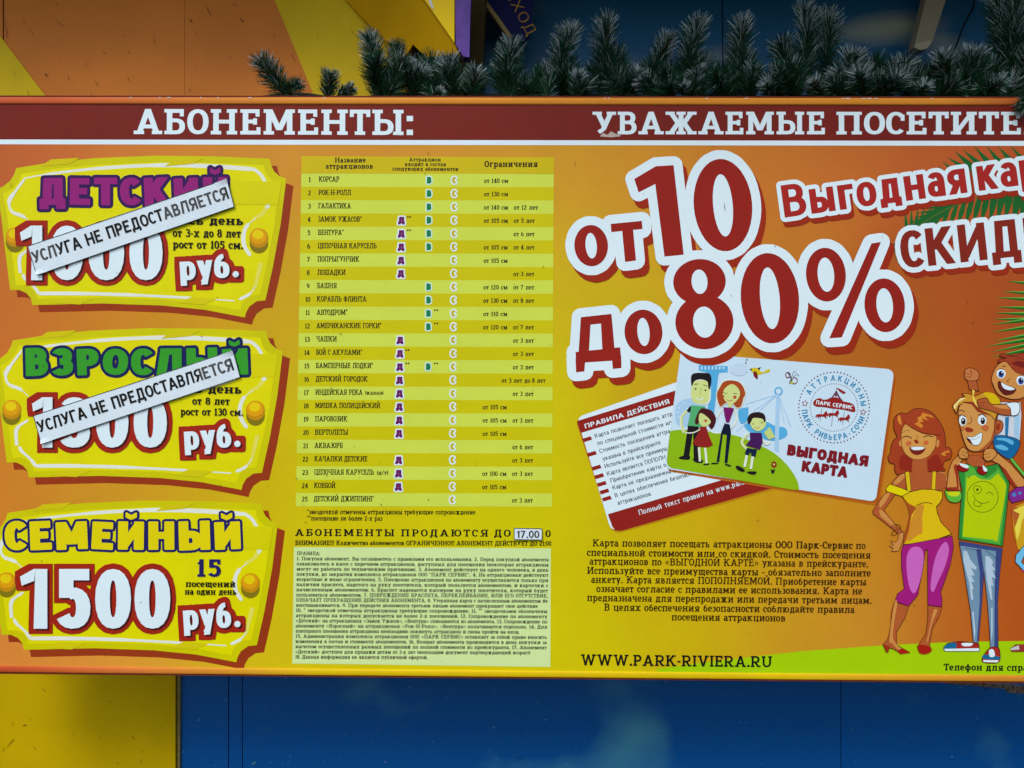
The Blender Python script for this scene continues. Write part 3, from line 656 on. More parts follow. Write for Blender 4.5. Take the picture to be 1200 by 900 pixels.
def ell(x, y, rx, ry, rot, n=40): return disc(x, y, rx, n, ry, rot)
def holed(o, i):                               # a ring as two halves
    n = len(o); h = n // 2
    return [o[:h + 1] + i[:h + 1][::-1], o[h:] + [o[0]] + [i[0]] + i[h:][::-1]]
Z7 = lambda p: (650 + p[0] / 4.8, 160 + p[1] / 4.8)
Z8 = lambda p: (650 + p[0] / 2.79, 270 + p[1] / 2.79)
BIG = []
one = [Z7(p) for p in [(447, 240), (568, 168), (668, 162), (725, 665), (617, 676), (565, 268), (472, 315)]]
BIG += [[[one[0], one[1], one[5], one[6]], [one[1], one[2], one[3], one[4], one[5]]]]
BIG += [holed(ell(847, 240.5, 34.2, 54.2, -5), ell(847, 240.8, 11.5, 36.6, -5))]
BIG += [holed(ell(692.7, 288, 19.7, 24.2, -4), ell(692.7, 288, 6.6, 15, -5))]
BIG += [[[Z7(p) for p in q] for q in ([(315, 492), (490, 475), (493, 521), (318, 538)], [(376, 500), (438, 496), (457, 698), (396, 706)])]]
BIG += [[[Z8(p) for p in q] for q in ([(85, 284), (185, 273), (188, 300), (88, 312)], [(150, 285), (186, 280), (196, 392), (156, 396)], [(85, 290), (118, 290), (112, 395), (78, 400)], [(68, 398), (214, 382), (217, 424), (70, 434)],
         [(68, 420), (100, 420), (97, 461), (70, 464)], [(186, 410), (217, 408), (218, 450), (190, 453)])]]
def z8ring(cx, cy, rx, ry, ix, iy, rot=-5, hx=0, hy=0):
    a = Z8((cx, cy)); h = Z8((cx + hx, cy + hy)); return holed(ell(a[0], a[1], rx / 2.79, ry / 2.79, rot), ell(h[0], h[1], ix / 2.79, iy / 2.79, rot))
BIG += [z8ring(290, 332, 62, 73, 20, 46), z8ring(473, 168, 86, 74, 26, 40) + z8ring(489, 300, 95, 89, 37, 51), z8ring(703, 222, 95, 148, 32, 101)]
BIG += [z8ring(886, 145, 65, 88, 27, 56) + z8ring(1078, 245, 66, 88, 27, 56) + [[Z8(p) for p in ((1035, 43), (1066, 38), (938, 350), (897, 353))]]]
SL = tgroups('Выгодная', (.195, .165, False, .92, .76), 919.5, 255.2, 38, 7.8, wid=216, track=.13) + tgroups('карта', (.195, .165, False, .92, .76), 1147, 224, 38, 7.8, wid=118, track=.13)
SK = tgroups('СКИДКИ', (.2, .17, False, .84, .76), 1059, 315, 44, 6.2, wid=214, track=.13)
SH_C = mat((156, 44, 18), var=.08)
flats = flatten(BIG); FS, FK = flatten(SL), flatten(SK)
flat('slogan_shadow', union(shift(grow(flats, 10.6, 12), 5.5, 8.5) + shift(grow(FS, 5.2, 8) + grow(FK, 6.2, 8), 3.5, 6)), SH_C, 10, board)
fills = [ell(847, 240.5, 30, 50, -5), ell(692.7, 288, 15, 20, -4)] + [ell(*Z8((a, b)), c / 2.79, d / 2.79, -5) for a, b, c, d in ((290, 332, 40, 50), (473, 168, 50, 50), (489, 300, 60, 60), (703, 222, 70, 125), (886, 145, 45, 65), (1078, 245, 45, 65))]
flat('slogan_outline', union(grow(flats, 10.6, 14) + grow(FS, 5.2, 9) + grow(FK, 6.2, 10) + fills), WHITE, 11, board)
letters(BIG, mat((150, 34, 24), var=.1), 12, board); letters(SL, mat((168, 40, 34)), 12, board); letters(SK, mat((134, 40, 26)), 12, board)

# ------------------------------------------------------------------ the two printed cards
def rounded(pts, r, n=5):
    o = []; m = len(pts)
    for i in range(m):
        rr_ = r[i] if isinstance(r, (list, tuple)) else r
        p, a, b = Vector(pts[i]), Vector(pts[i - 1]), Vector(pts[(i + 1) % m])
        if rr_ <= 0: o.append(tuple(p)); continue
        u = (a - p).normalized() * rr_; v = (b - p).normalized() * rr_
        for k in range(n + 1):
            t = k / n; o.append(tuple(p + u * (1 - t) ** 2 + v * t ** 2))
    return o
cb = [(676, 489), (798, 446), (905, 500), (917, 566), (716, 622)]
cf = [(797.5, 413), (1048, 433), (1026, 588), (779, 549)]
card_shadow = mat((176, 96, 18), var=.05)
cbk = flat('rules_card', union([rounded(cb, [8, 0, 0, 3, 8])]), WHITE, 6, board)
multi('card_shadow', [(union([rounded([(674, 492), (798, 450), (905, 500), (921, 570), (719, 626)], [8, 0, 0, 3, 10])]), mat((192, 138, 16))), (union([rounded([(675, 491), (798, 448), (905, 500), (919, 569), (717, 624)], [8, 0, 0, 3, 9])]), mat((184, 112, 20)))], 5, cbk)
Z9 = lambda p: (675 + p[0] / 8.184, 450 + p[1] / 8.184)
Z5 = lambda p: (690 + p[0] / 5.217, 540 + p[1] / 5.217)
bands = [[Z9(p) for p in ((8, 355), (985, 53), (960, 196), (44, 470))], [(712.3, 602.5), (852, 560.5), (916, 562), (905, 571.5), (728, 622), (721, 621.5), (717.5, 617)]]
for cx, cy in ((687.8, 514.8), (693.3, 531.9), (698.8, 548), (701.9, 558), (705, 567), (708, 576), (710.9, 584.3)):
    c, s_ = math.cos(R(-17)), math.sin(R(-17)); bands.append([(cx + u * c - v * s_, cy + u * s_ + v * c) for u, v in ((-5.3, -2.2), (5.3, -2.2), (5.6, 2.2), (-5, 2.2))])
flat('red_band', union(bands), mat((146, 34, 26)), 7, cbk)
crd = [('Карта позволяет посещать аттр', 697.6, 513.3, 94), ('по специальной стоимости ил', 700.7, 522, 90), ('Стоимость посещения аттра', 703.3, 531, 85), ('указана в прейскуранте', 707, 540, 70), ('Используйте все преимущ', 709, 548.7, 76),
       ('Карта является ПОПОЛН', 712, 557.5, 71), ('Приобретение карты оз', 716, 565.5, 70), ('Карта не предназначена для', 718.4, 574, 84), ('В целях обеспечения безопасност', 721, 583, 102), ('аттракционов', 724.5, 591.8, 40)]
lines(cbk, [(s, SANS_C, x, y, 5.0, 16.2, wd, 'l', .15) for s, x, y, wd in crd], mat((30, 34, 48)), 8, 'card_lettering')
flat('card_lettering', join(tmesh('ПРАВИЛА ДЕЙСТВИЯ', (.2, .16, False, 1, .7), 686, 502.2, 5.4, 16.6, wid=103), tmesh('Полный текст правил на www.park-riv', SANS_C, 749.4, 603.6, 6.2, 16.4, wid=140)), WHITE, 8, cbk, kind='stuff')
Z1 = lambda p: (780 + p[0] / 7.5, 415 + p[1] / 7.5)
Z2 = lambda p: (780 + p[0] / 7.5, 480 + p[1] / 7.5)
Z3 = lambda p: (920 + p[0] / 8.185, 420 + p[1] / 8.185)
CARDW = mat((202, 228, 242), var=.04)
card = flat('discount_card', union([rounded(cf, [3, 10, 8, 8])]), CARDW, 9, board)
SKIN2 = mat((208, 222, 138)); CRM = mat((226, 234, 214)); BLK = mat((28, 24, 30))
def sm(z, pts, n=4): return union([smooth([z(p) for p in pts], True, n)])
def pl(z, pts): return union([[z(p) for p in pts]])
def ln(z, pts, w_): return union(ribbon(smooth([z(p) for p in pts], False, 4), w_))
def ds(z, x, y, r, ry=None, rot=0): a = z((x, y)); k = 1 / abs(z((1, 0))[0] - z((0, 0))[0]); return union([disc(a[0], a[1], r / k, 16, (ry or r) / k, rot)])
BLU = mat((86, 176, 224)); BLU2 = mat((168, 208, 236))
it = []
# carousel wheel and swing ride far behind the family, in blue
it += [(sm(Z1, [(90, 470), (120, 420), (200, 390), (300, 400), (360, 470), (330, 620), (160, 640), (90, 600)]), BLU2)]
it += [(ds(Z1, 350 * 0 + x, y, 9), CARDW) for x, y in ((118, 470), (110, 510), (115, 555), (135, 600), (160, 430), (190, 480))]
it += [(pl(Z1, [(290, 95), (545, 105), (545, 160), (470, 165), (455, 215), (400, 200), (370, 165), (290, 145)]), BLU), (pl(Z1, [(395, 150), (465, 160), (425, 520), (370, 480)]), BLU)]
it += [(pl(Z1, [(310 + k * 32, 108), (322 + k * 32, 109), (320 + k * 32, 135), (308 + k * 32, 134)]), CARDW) for k in range(7)]
it += [(sm(Z1, [(640, 490), (700, 470), (725, 470), (720, 560), (700, 600), (660, 610), (640, 560)]), BLU), (sm(Z1, [(690, 620), (860, 590), (960, 630), (1050, 650), (1060, 720), (960, 760), (860, 745), (760, 700)]), BLU),
       (pl(Z1, [(970, 350), (1005, 350), (990, 860), (955, 840)]), BLU2), (union([disc(*Z1((990, 325)), 5, 18)]), BLU), (union([disc(*Z1((990, 325)), 3.2, 18)]), CARDW)]
for p in ((700, 440), (770, 500), (620, 680), (1040, 600), (1100, 640)): it.append((ln(Z1, [(985, 350), p], .7), BLU2))
it.append((sm(Z1, [(560, 120), (620, 80), (700, 90), (720, 150), (660, 190), (580, 170)]), mat((196, 220, 238))))
multi('ride_print', it, 10, card)
it = [(union([smooth([Z2(p) for p in [(38, 188), (100, 178), (200, 178), (330, 190), (480, 205), (640, 235), (800, 300), (950, 380), (1050, 470), (1120, 560), (1160, 640), (1172, 706)]], False, 4) + [Z2((1100, 702)), Z2((50, 512)), Z2((18, 490)), Z2((8, 450))]]), mat((142, 186, 18)))]
# father
it += [(sm(Z1, [(228, 290), (225, 350), (235, 415), (290, 440), (360, 440), (392, 400), (395, 300), (380, 230), (250, 230)], 3), CRM), (sm(Z1, [(228, 280), (222, 360), (240, 420), (290, 432), (350, 432), (378, 395), (384, 310), (370, 235), (250, 240)], 3), SKIN2),
       (sm(Z1, [(228, 285), (222, 200), (250, 168), (330, 165), (385, 172), (402, 230), (385, 312), (372, 290), (365, 240), (300, 222), (250, 240)], 3), BLK),
       (ln(Z1, [(250, 265), (284, 262)], .8), BLK), (ln(Z1, [(330, 268), (364, 282)], .8), BLK), (ds(Z1, 262, 306, 8), BLK), (ds(Z1, 348, 318, 8), BLK), (ln(Z1, [(265, 385), (300, 403), (330, 385)], 1.0), WHITE), (ln(Z1, [(312, 300), (302, 358)], .4), mat((130, 140, 60))),
       (ln(Z2, [(190, 10), (140, 60), (140, 140), (160, 200)], 3.2), CRM), (ln(Z2, [(190, 10), (145, 60), (144, 140), (160, 200)], 2.2), SKIN2), (pl(Z1, [(215, 455), (180, 500), (210, 515), (230, 470)]), BLK),
       (pl(Z1, [(225, 448), (345, 460), (350, 640), (190, 635), (215, 520)]), mat((84, 176, 112))), (pl(Z2, [(195, 140), (290, 150), (290, 430), (245, 430), (240, 190), (205, 410), (155, 405)]), BLK),
       (sm(Z2, [(115, 420), (160, 402), (210, 405), (205, 438), (130, 435)], 3), BLK), (sm(Z2, [(240, 430), (290, 425), (330, 450), (300, 470), (250, 455)], 3), BLK)]
# daughter
it += [(sm(Z1, [(285, 510), (320, 475), (400, 495), (440, 560), (430, 620), (400, 660), (360, 610), (300, 600), (270, 620), (255, 590)], 3), mat((74, 24, 30))), (sm(Z1, [(300, 520), (290, 590), (325, 635), (370, 625), (395, 590), (350, 540)], 3), SKIN2),
       (ds(Z1, 350, 585, 13), mat((180, 96, 60))), (pl(Z1, [(300, 640), (355, 635), (380, 720), (415, 800), (370, 820), (290, 815), (232, 785), (280, 700)]), mat((146, 34, 30))), (ln(Z1, [(300, 660), (240, 690), (165, 690)], 1.3), CRM), (ln(Z1, [(360, 650), (420, 690), (500, 690)], 1.5), CRM),
       (ln(Z2, [(290, 330), (300, 455)], 2.6), CRM), (ln(Z2, [(345, 335), (358, 470)], 2.6), CRM), (ln(Z2, [(270, 460), (320, 462)], 1.6), BLK), (ln(Z2, [(330, 482), (380, 478)], 1.6), BLK)]
# mother
it += [(sm(Z1, [(500, 240), (560, 225), (630, 235), (680, 270), (706, 340), (690, 390), (670, 460), (620, 478), (580, 440), (520, 440), (480, 470), (455, 430), (440, 350), (470, 280)], 3), CRM),
       (sm(Z1, [(505, 245), (560, 230), (628, 240), (672, 275), (698, 345), (680, 390), (662, 455), (622, 470), (580, 430), (520, 432), (484, 462), (462, 428), (448, 350), (478, 285)], 3), mat((168, 74, 30))),
       (sm(Z1, [(520, 300), (580, 262), (635, 300), (650, 360), (610, 420), (565, 440), (520, 410), (500, 350)], 3), SKIN2), (ds(Z1, 606, 378, 16), mat((184, 92, 50))), (ds(Z1, 508, 370, 8), mat((184, 92, 50))),
       (ln(Z1, [(500, 335), (520, 345), (540, 340)], .6), BLK), (ln(Z1, [(590, 345), (625, 348)], .6), BLK), (ln(Z1, [(535, 400), (560, 412), (585, 402)], .6), mat((170, 70, 40))),
       (ln(Z1, [(500, 480), (470, 520), (450, 560)], 1.6), CRM), (ln(Z1, [(600, 480), (620, 550), (600, 620), (510, 690)], 1.9), CRM), (pl(Z1, [(545, 430), (580, 430), (580, 470), (545, 465)]), SKIN2),
       (pl(Z1, [(505, 465), (600, 475), (555, 600), (530, 600), (515, 540)]), mat((122, 20, 102))), (pl(Z2, [(515, 120), (560, 130), (572, 200), (540, 470), (515, 465), (535, 220), (500, 215), (468, 460), (445, 455), (485, 200)]), mat((14, 26, 50))),
       (ln(Z2, [(400, 472), (460, 470)], 1.6), BLK), (ln(Z2, [(520, 478), (570, 495)], 1.8), BLK)]
# son
it += [(sm(Z1, [(740, 600), (750, 560), (810, 545), (870, 570), (878, 620), (850, 660), (800, 675), (755, 645)], 3), SKIN2), (sm(Z1, [(715, 570), (740, 525), (800, 508), (860, 525), (876, 580), (860, 600), (850, 570), (770, 560), (745, 600), (725, 615)], 3), mat((40, 26, 26))),
       (ds(Z1, 765, 612, 6), BLK), (ds(Z1, 842, 602, 6), BLK), (ln(Z1, [(780, 640), (800, 650), (822, 640)], .6), mat((180, 70, 40))), (ln(Z1, [(720, 700), (670, 760), (680, 800), (710, 830)], 3), CRM), (ln(Z1, [(720, 700), (674, 760), (684, 800), (710, 830)], 2), SKIN2), (ln(Z1, [(840, 740), (880, 790), (915, 770)], 2.4), CRM),
       (pl(Z1, [(860, 690), (910, 640), (960, 730), (900, 750)]), mat((198, 216, 128))), (pl(Z1, [(735, 690), (840, 690), (850, 770), (825, 840), (700, 800), (740, 750)]), mat((70, 26, 88))), (pl(Z2, [(710, 335), (800, 350), (785, 415), (750, 410), (745, 370), (720, 405), (692, 385)]), mat((18, 34, 66))),
       (ln(Z2, [(710, 400), (690, 500)], 3), CRM), (ln(Z2, [(762, 410), (745, 520)], 3), CRM), (sm(Z2, [(612, 500), (635, 492), (690, 525), (680, 545), (630, 528)], 3), BLK), (sm(Z2, [(708, 545), (760, 540), (795, 545), (780, 568), (740, 565)], 3), BLK)]
# flower, bird, butterfly
a = Z2((948, 480))
it += [(union([disc(a[0] + 2.4 * math.cos(k * .785), a[1] + 2.8 * math.sin(k * .785), 1.1, 6) for k in range(8)]), mat((150, 30, 30))), (union([disc(a[0], a[1], 1.2, 8)]), mat((230, 190, 120))), (sm(Z2, [(920, 520), (940, 530), (955, 515), (950, 550), (930, 560), (925, 540)], 3), BLK)]
multi('family_print', it, 14, card)
it = [(sm(Z1, [(745, 130), (790, 118), (825, 140), (850, 160), (905, 128), (912, 155), (860, 170), (800, 185), (760, 160)], 3), mat((214, 196, 30))), (sm(Z1, [(770, 155), (800, 160), (808, 220), (775, 195)], 3), mat((122, 34, 24))), (pl(Z1, [(735, 135), (755, 122), (755, 145)]), BLK), (pl(Z1, [(805, 125), (835, 112), (822, 140)]), BLK),
      (ds(Z3, 25, 160, 26, 30), mat((122, 40, 34))), (ds(Z3, 25, 160, 18, 20), CARDW), (ds(Z3, 88, 215, 30, 34, 20), mat((122, 40, 34))), (ds(Z3, 88, 215, 22, 24), CARDW), (ln(Z3, [(20, 130), (55, 190), (40, 240)], 1.2), BLK), (ds(Z3, 62, 232, 14), mat((180, 196, 60))), (ln(Z3, [(60, 185), (80, 130), (105, 135)], .4), BLK), (ln(Z3, [(70, 185), (110, 150), (130, 170)], .4), BLK),
      (ln(Z1, [(702, 82), (708, 40), (722, 60)], .5), mat((90, 70, 80))), (ds(Z1, 704, 80, 6), mat((90, 60, 70)))]
multi('bird_print', it[:4], 14, card); multi('butterfly_print', it[4:12], 14, card); multi('note_print', it[12:], 14, card)
# round emblem
cx, cy = Z3((467, 470)); it = []
dots = []
for n_, r_, q in ((64, 41.3, .85), (64, 27.8, .55)):
    for k in range(n_):
        a = 2 * math.pi * k / n_; dots.append(disc(cx + r_ * math.cos(a), cy + r_ * math.sin(a), q, 6))
it.append((union(dots), mat((96, 30, 48))))
SKB = mat((40, 140, 184))
def ringtext(s, r, a0, a1, cap, inward):
    out = []
    for k, ch in enumerate(s):
        if ch == ' ': continue
        a = R(a0 + (a1 - a0) * k / (len(s) - 1)); x = cx + r * math.cos(a); y = cy - r * math.sin(a)
        ang = math.degrees(a) - 90 if inward else math.degrees(a) + 90
        out.append(tmesh(ch, (.17, .15, False, .85, .7), x, y, cap, ang, align='c'))
    return join(*out)
it.append((ringtext('АТТРАКЦИОНЫ', 31.3, 148, 8, 6.6, True), SKB)); it.append((ringtext('ПАРК РИВЬЕРА-СОЧИ', 38.2, 188, 338, 6.6, False), SKB))
def star(z, x, y, r, r2):
    a = z((x, y)); return [(a[0] + (r if k % 2 == 0 else r2) * math.sin(k * math.pi / 5 + .15), a[1] - (r if k % 2 == 0 else r2) * math.cos(k * math.pi / 5 + .15)) for k in range(10)]
for x, y in ((188, 430), (745, 515)): it += [(union([star(Z3, x, y, 4.3, 2)]), mat((140, 36, 44))), (union([star(Z3, x, y, 2.7, 1.3)]), CARDW)]
MR = mat((150, 32, 28))
it += [(sm(Z3, [(268, 440), (280, 400), (330, 380), (360, 395), (410, 390), (450, 372), (510, 380), (550, 410), (600, 420), (650, 440), (668, 480), (660, 515), (560, 492), (450, 480), (360, 465), (300, 462)], 3), MR),
       (pl(Z3, [(400, 392), (445, 370), (488, 305), (520, 365), (552, 408), (520, 395), (495, 350), (488, 370), (470, 352), (450, 385)]), mat((110, 60, 80))), (pl(Z3, [(490, 280), (520, 292), (580, 325), (560, 342), (520, 318)]), MR), (ln(Z3, [(488, 310), (490, 280)], .4), BLK)]
it.append((tmesh('ПАРК СЕРВИС', (.22, .18, False, .95, .7), *Z3((292, 438)), 4.6, -8.3, wid=43), WHITE))
for hx, hy in ((350, 550), (460, 540), (565, 582)):
    it += [(ln(Z3, [(hx, hy - 70), (hx - 18, hy + 50 + (60 if hx == 460 else 0))], .45), mat((90, 80, 90))), (sm(Z3, [(hx - 58, hy - 5), (hx - 30, hy - 18), (hx + 10, hy - 14), (hx + 30, hy - 38), (hx + 44, hy - 45), (hx + 55, hy - 15), (hx + 40, hy + 2), (hx + 45, hy + 32), (hx + 25, hy + 10), (hx - 20, hy + 8), (hx - 40, hy + 28), (hx - 42, hy), (hx - 60, hy + 20)], 2), MR)]
multi('emblem', it, 14, card)
RNDS = (.2, .19, False, .95, .7)
CT = tgroups('ВЫГОДНАЯ', RNDS, 922.5, 532.5, 11.2, -8.2, wid=94, track=.24) + tgroups('КАРТА', RNDS, 939.5, 551.5, 11.2, -8.2, wid=52, track=.22)
letters([grow(g, .9, 7) for g in CT], mat((126, 26, 36)), 14, card)
multi('card_shadow', [(union([rounded([(797.5, 413), (1053, 438), (1031, 593), (781, 552)], [3, 14, 12, 8])]), mat((190, 106, 24))), (union([rounded([(797.5, 413), (1051, 436), (1029, 591), (781, 551)], [3, 12, 10, 8])]), mat((170, 84, 20)))], 8, card)
# ------------------------------------------------------------------ paragraph and address
PT = [('Карта позволяет посещать аттракционы', 694.5, 640.8, 210), ('специальной стоимости или со скидкой. Стоимость посещения', 688, 652, 332), ('аттракционов по «ВЫГОДНОЙ КАРТЕ» указана в прейскуранте.', 691, 662.3, 326), ('Используйте все преимущества карты - обязательно заполните', 688, 673, 332),
      ('анкету. Карта является ПОПОЛНЯЕМОЙ. Приобретение карты', 693, 683.6, 322), ('означает согласие с правилами ее использования. Карта не', 699, 694.3, 311), ('предназначена для перепродажи или передачи третьим лицам.', 688, 705, 333), ('В целях обеспечения безопасности соблюдайте правила', 708, 716.2, 293), ('посещения аттракционов', 787, 727.6, 133)]
PAR = (.165, .13, True, .95, .74)
rows = [(s, PAR, x, y - .6, 8.4, -.55, wd, 'l', .16) for s, x, y, wd in PT]
rows += [('ООО Парк-Сервис', SLAB_B, 909, 642.4, 8.4, -.5, 90, 'l', .16), ('по', PAR, 1003, 643.4, 8.4, 0, 11, 'l', .16)]
lines(board, rows, mat((56, 36, 8)), 5, 'paragraph_lettering')
letters(tgroups('WWW.PARK-RIVIERA.RU', (.18, .15, True, .95, .74), 680.5, 779.5, 13, -.6, wid=224, track=.17), INK, 7, board)
lines(board, [('Телефон для справок', SLAB_B, 1106, 785.5, 8, -.4, 117, 'l', .17)], INK, 7, 'phone_lettering')

# ------------------------------------------------------------------ printed people
W1 = lambda p: (1020 + p[0] / 9, 470 + p[1] / 9)
W2 = lambda p: (1020 + p[0] / 9, 550 + p[1] / 9)
M1 = lambda p: (1100 + p[0] / 9, 450 + p[1] / 9)
M2 = lambda p: (1100 + p[0] / 9, 540 + p[1] / 9)
K1 = lambda p: (1120 + p[0] / 11.25, 400 + p[1] / 11.25)
L1 = lambda p: (1020 + p[0] / 6, 640 + p[1] / 6)
OUT = mat((74, 26, 14)); SK = mat((206, 142, 70)); SKD = mat((176, 90, 44)); SKR = mat((152, 50, 26)); HR = mat((166, 64, 30)); HRD = mat((146, 42, 24)); HRL = mat((214, 136, 46))
def fo(z, pts, m, sm_=True, w_=.8, n=4):       # a shape with its ink outline
    P = [z(p) for p in pts]; P = smooth(P, True, n) if sm_ else P
    return [(union([P]), m), (union(ribbon(P + [P[0]], w_)), OUT)]
def f_(z, pts, m, sm_=True, n=4):
    P = [z(p) for p in pts]; return [(union([smooth(P, True, n) if sm_ else P]), m)]
def o_(z, pts, w_=.6, m=None): return [(ln(z, pts, w_), m or OUT)]
it = []
it += fo(W1, [(240, 220), (260, 160), (320, 125), (380, 130), (450, 85), (540, 80), (640, 120), (720, 210), (770, 310), (785, 400), (790, 480), (830, 490), (855, 550), (835, 610), (780, 630), (760, 690), (775, 735), (600, 745), (400, 745), (285, 775), (250, 720), (250, 665), (200, 650), (180, 590), (205, 545), (215, 470), (240, 410), (275, 380), (245, 300)], HR)
it += f_(W1, [(330, 560), (460, 620), (580, 630), (690, 560), (740, 640), (760, 730), (600, 738), (400, 740), (300, 700)], HRD)
it += f_(W1, [(440, 600), (590, 600), (600, 760), (430, 760)], SKD, False)
it += f_(W1, [(300, 425), (320, 420), (325, 475), (300, 465)], SK) + f_(W1, [(695, 415), (720, 415), (715, 475), (690, 480)], SK)
it += fo(W1, [(320, 400), (330, 300), (370, 240), (440, 290), (560, 345), (680, 365), (690, 430), (670, 500), (610, 580), (520, 615), (430, 605), (360, 550), (330, 480)], mat((212, 154, 74)), True, .5)
it += f_(W1, [(350, 225), (400, 260), (480, 310), (600, 350), (720, 360), (755, 340), (700, 240), (600, 170), (420, 120)], HR) + o_(W1, [(350, 210), (400, 262), (500, 315), (620, 350), (750, 358)])
it += f_(W1, [(545, 120), (640, 150), (665, 180), (600, 160), (570, 165), (610, 205), (535, 180), (555, 215), (510, 225), (550, 255), (535, 285), (460, 240), (500, 215), (490, 170), (525, 160)], HRL, False)
it += f_(W1, [(290, 150), (310, 160), (325, 245), (300, 240), (280, 190)], HRL)
it += f_(W1, [(400, 420), (430, 440), (400, 475), (365, 450)], mat((206, 106, 56))) + f_(W1, [(585, 410), (610, 440), (580, 465), (550, 440)], mat((206, 106, 56)))
it += o_(W1, [(330, 385), (370, 370), (410, 378), (430, 395)], 1.0) + o_(W1, [(555, 380), (590, 365), (630, 370), (660, 380)], 1.0) + o_(W1, [(330, 335), (370, 310), (410, 312)], .35) + f_(W1, [(455, 415), (480, 405), (505, 440), (475, 445)], SKR) + o_(W1, [(485, 350), (492, 400)], .35)
it += f_(W1, [(405, 490), (450, 478), (540, 480), (575, 488), (550, 540), (490, 568), (430, 545)], mat((120, 32, 22))) + f_(W1, [(420, 488), (480, 480), (565, 488), (530, 512), (450, 515)], WHITE)
it += f_(W1, [(205, 570), (225, 620), (290, 630), (280, 655), (255, 620), (215, 605)], HRL) + f_(W1, [(735, 560), (770, 535), (830, 520), (810, 545), (780, 550), (790, 580)], HRL)
wom = link('printed_woman', None, board); multi('head', it, 16, wom)
it = []
it += fo(W2, [(220, 140), (290, 60), (350, 20), (370, 100), (370, 230), (255, 270), (140, 430), (250, 570), (340, 655), (300, 690), (220, 620), (120, 540), (25, 470), (20, 440), (90, 320), (170, 240)], SKD, False, .6)
it += f_(W2, [(240, 140), (300, 70), (350, 35), (350, 90), (270, 160)], SK) + f_(W2, [(150, 260), (200, 260), (110, 400), (90, 360)], SK) + f_(W2, [(90, 430), (130, 440), (250, 580), (220, 590), (110, 500)], SK)
it += fo(W2, [(290, 680), (345, 660), (345, 720), (320, 800), (290, 860), (215, 865), (240, 830), (195, 810), (240, 800), (210, 750), (260, 770), (290, 730)], SK, False, .5)
it += o_(W2, [(215, 620), (250, 580), (310, 590), (310, 625), (250, 640), (220, 690), (260, 690), (285, 655)], .6)
it += fo(W2, [(700, 25), (760, 22), (800, 60), (800, 190), (700, 200)], SKD, False, .5) + f_(W2, [(715, 30), (765, 30), (797, 60), (797, 130), (740, 95)], SK)
it += f_(W2, [(400, -60), (640, -60), (700, 20), (790, 50), (800, 180), (740, 215), (400, 230), (370, 200)], SKD, False)
it += fo(W2, [(200, 155), (330, 200), (420, 235), (335, 285), (165, 230), (160, 200)], YEL, False, .6)
it += fo(W2, [(360, 25), (405, 22), (425, 230), (385, 230)], mat((222, 192, 20)), False, .5) + fo(W2, [(650, 20), (688, 20), (680, 215), (638, 215)], mat((222, 192, 20)), False, .5)
it += fo(W2, [(330, 280), (420, 235), (540, 208), (660, 212), (755, 235), (755, 300), (730, 350), (690, 390), (700, 460), (740, 560), (810, 630), (850, 680), (700, 735), (520, 775), (345, 790), (345, 720), (385, 600), (410, 500), (400, 420), (370, 340)], mat((222, 190, 16)), False, .8)
it += f_(W2, [(480, 400), (560, 380), (540, 500), (545, 660), (500, 690), (380, 760), (400, 620)], mat((208, 142, 40))) + f_(W2, [(345, 300), (400, 360), (480, 400), (430, 480), (400, 640), (360, 780), (345, 770), (345, 720), (385, 600), (410, 500), (400, 420)], mat((170, 80, 30)), False)
it += o_(W2, [(470, 385), (540, 355), (600, 350), (650, 365)], .9, mat((110, 70, 14)))
P1, P2_ = mat((162, 28, 122)), mat((204, 104, 190))
it += fo(L1, [(215, 30), (225, -8), (570, -72), (580, 0), (560, 120), (520, 240), (490, 320), (500, 370), (498, 425), (400, 412), (398, 200), (400, 30), (385, 20), (365, 150), (330, 340), (265, 420), (170, 385), (190, 330), (235, 300), (215, 150)], P1, False, .7)
it += f_(L1, [(255, 60), (290, 8), (350, 12), (372, 80), (350, 220), (320, 310), (290, 325), (262, 250), (250, 140)], P2_) + f_(L1, [(450, 90), (490, 0), (530, -30), (548, 30), (520, 140), (470, 250), (440, 318), (420, 300), (425, 220)], P2_)
it += fo(L1, [(165, 390), (265, 422), (240, 500), (180, 600), (180, 690), (220, 715), (275, 745), (210, 755), (170, 725), (130, 712), (120, 745), (108, 742), (85, 690), (120, 650), (140, 560), (145, 460)], SKD, False, .6)
it += f_(L1, [(165, 400), (185, 400), (165, 520), (155, 640), (190, 700), (210, 715), (190, 725), (150, 680), (130, 650)], SK) + f_(L1, [(180, 735), (220, 718), (275, 745), (215, 757)], mat((168, 30, 20)), False) + f_(L1, [(88, 690), (130, 700), (122, 745), (110, 742)], mat((160, 50, 24)), False)
it += fo(L1, [(400, 415), (497, 428), (480, 490), (430, 580), (412, 690), (425, 735), (380, 755), (340, 745), (325, 705), (385, 620), (400, 520)], SKD, False, .6) + f_(L1, [(440, 450), (465, 450), (430, 540), (400, 660), (390, 670), (415, 560)], SK)
it += f_(L1, [(330, 700), (360, 690), (415, 705), (425, 735), (385, 757), (342, 747)], mat((168, 30, 20)))
multi('body', it, 13, wom)
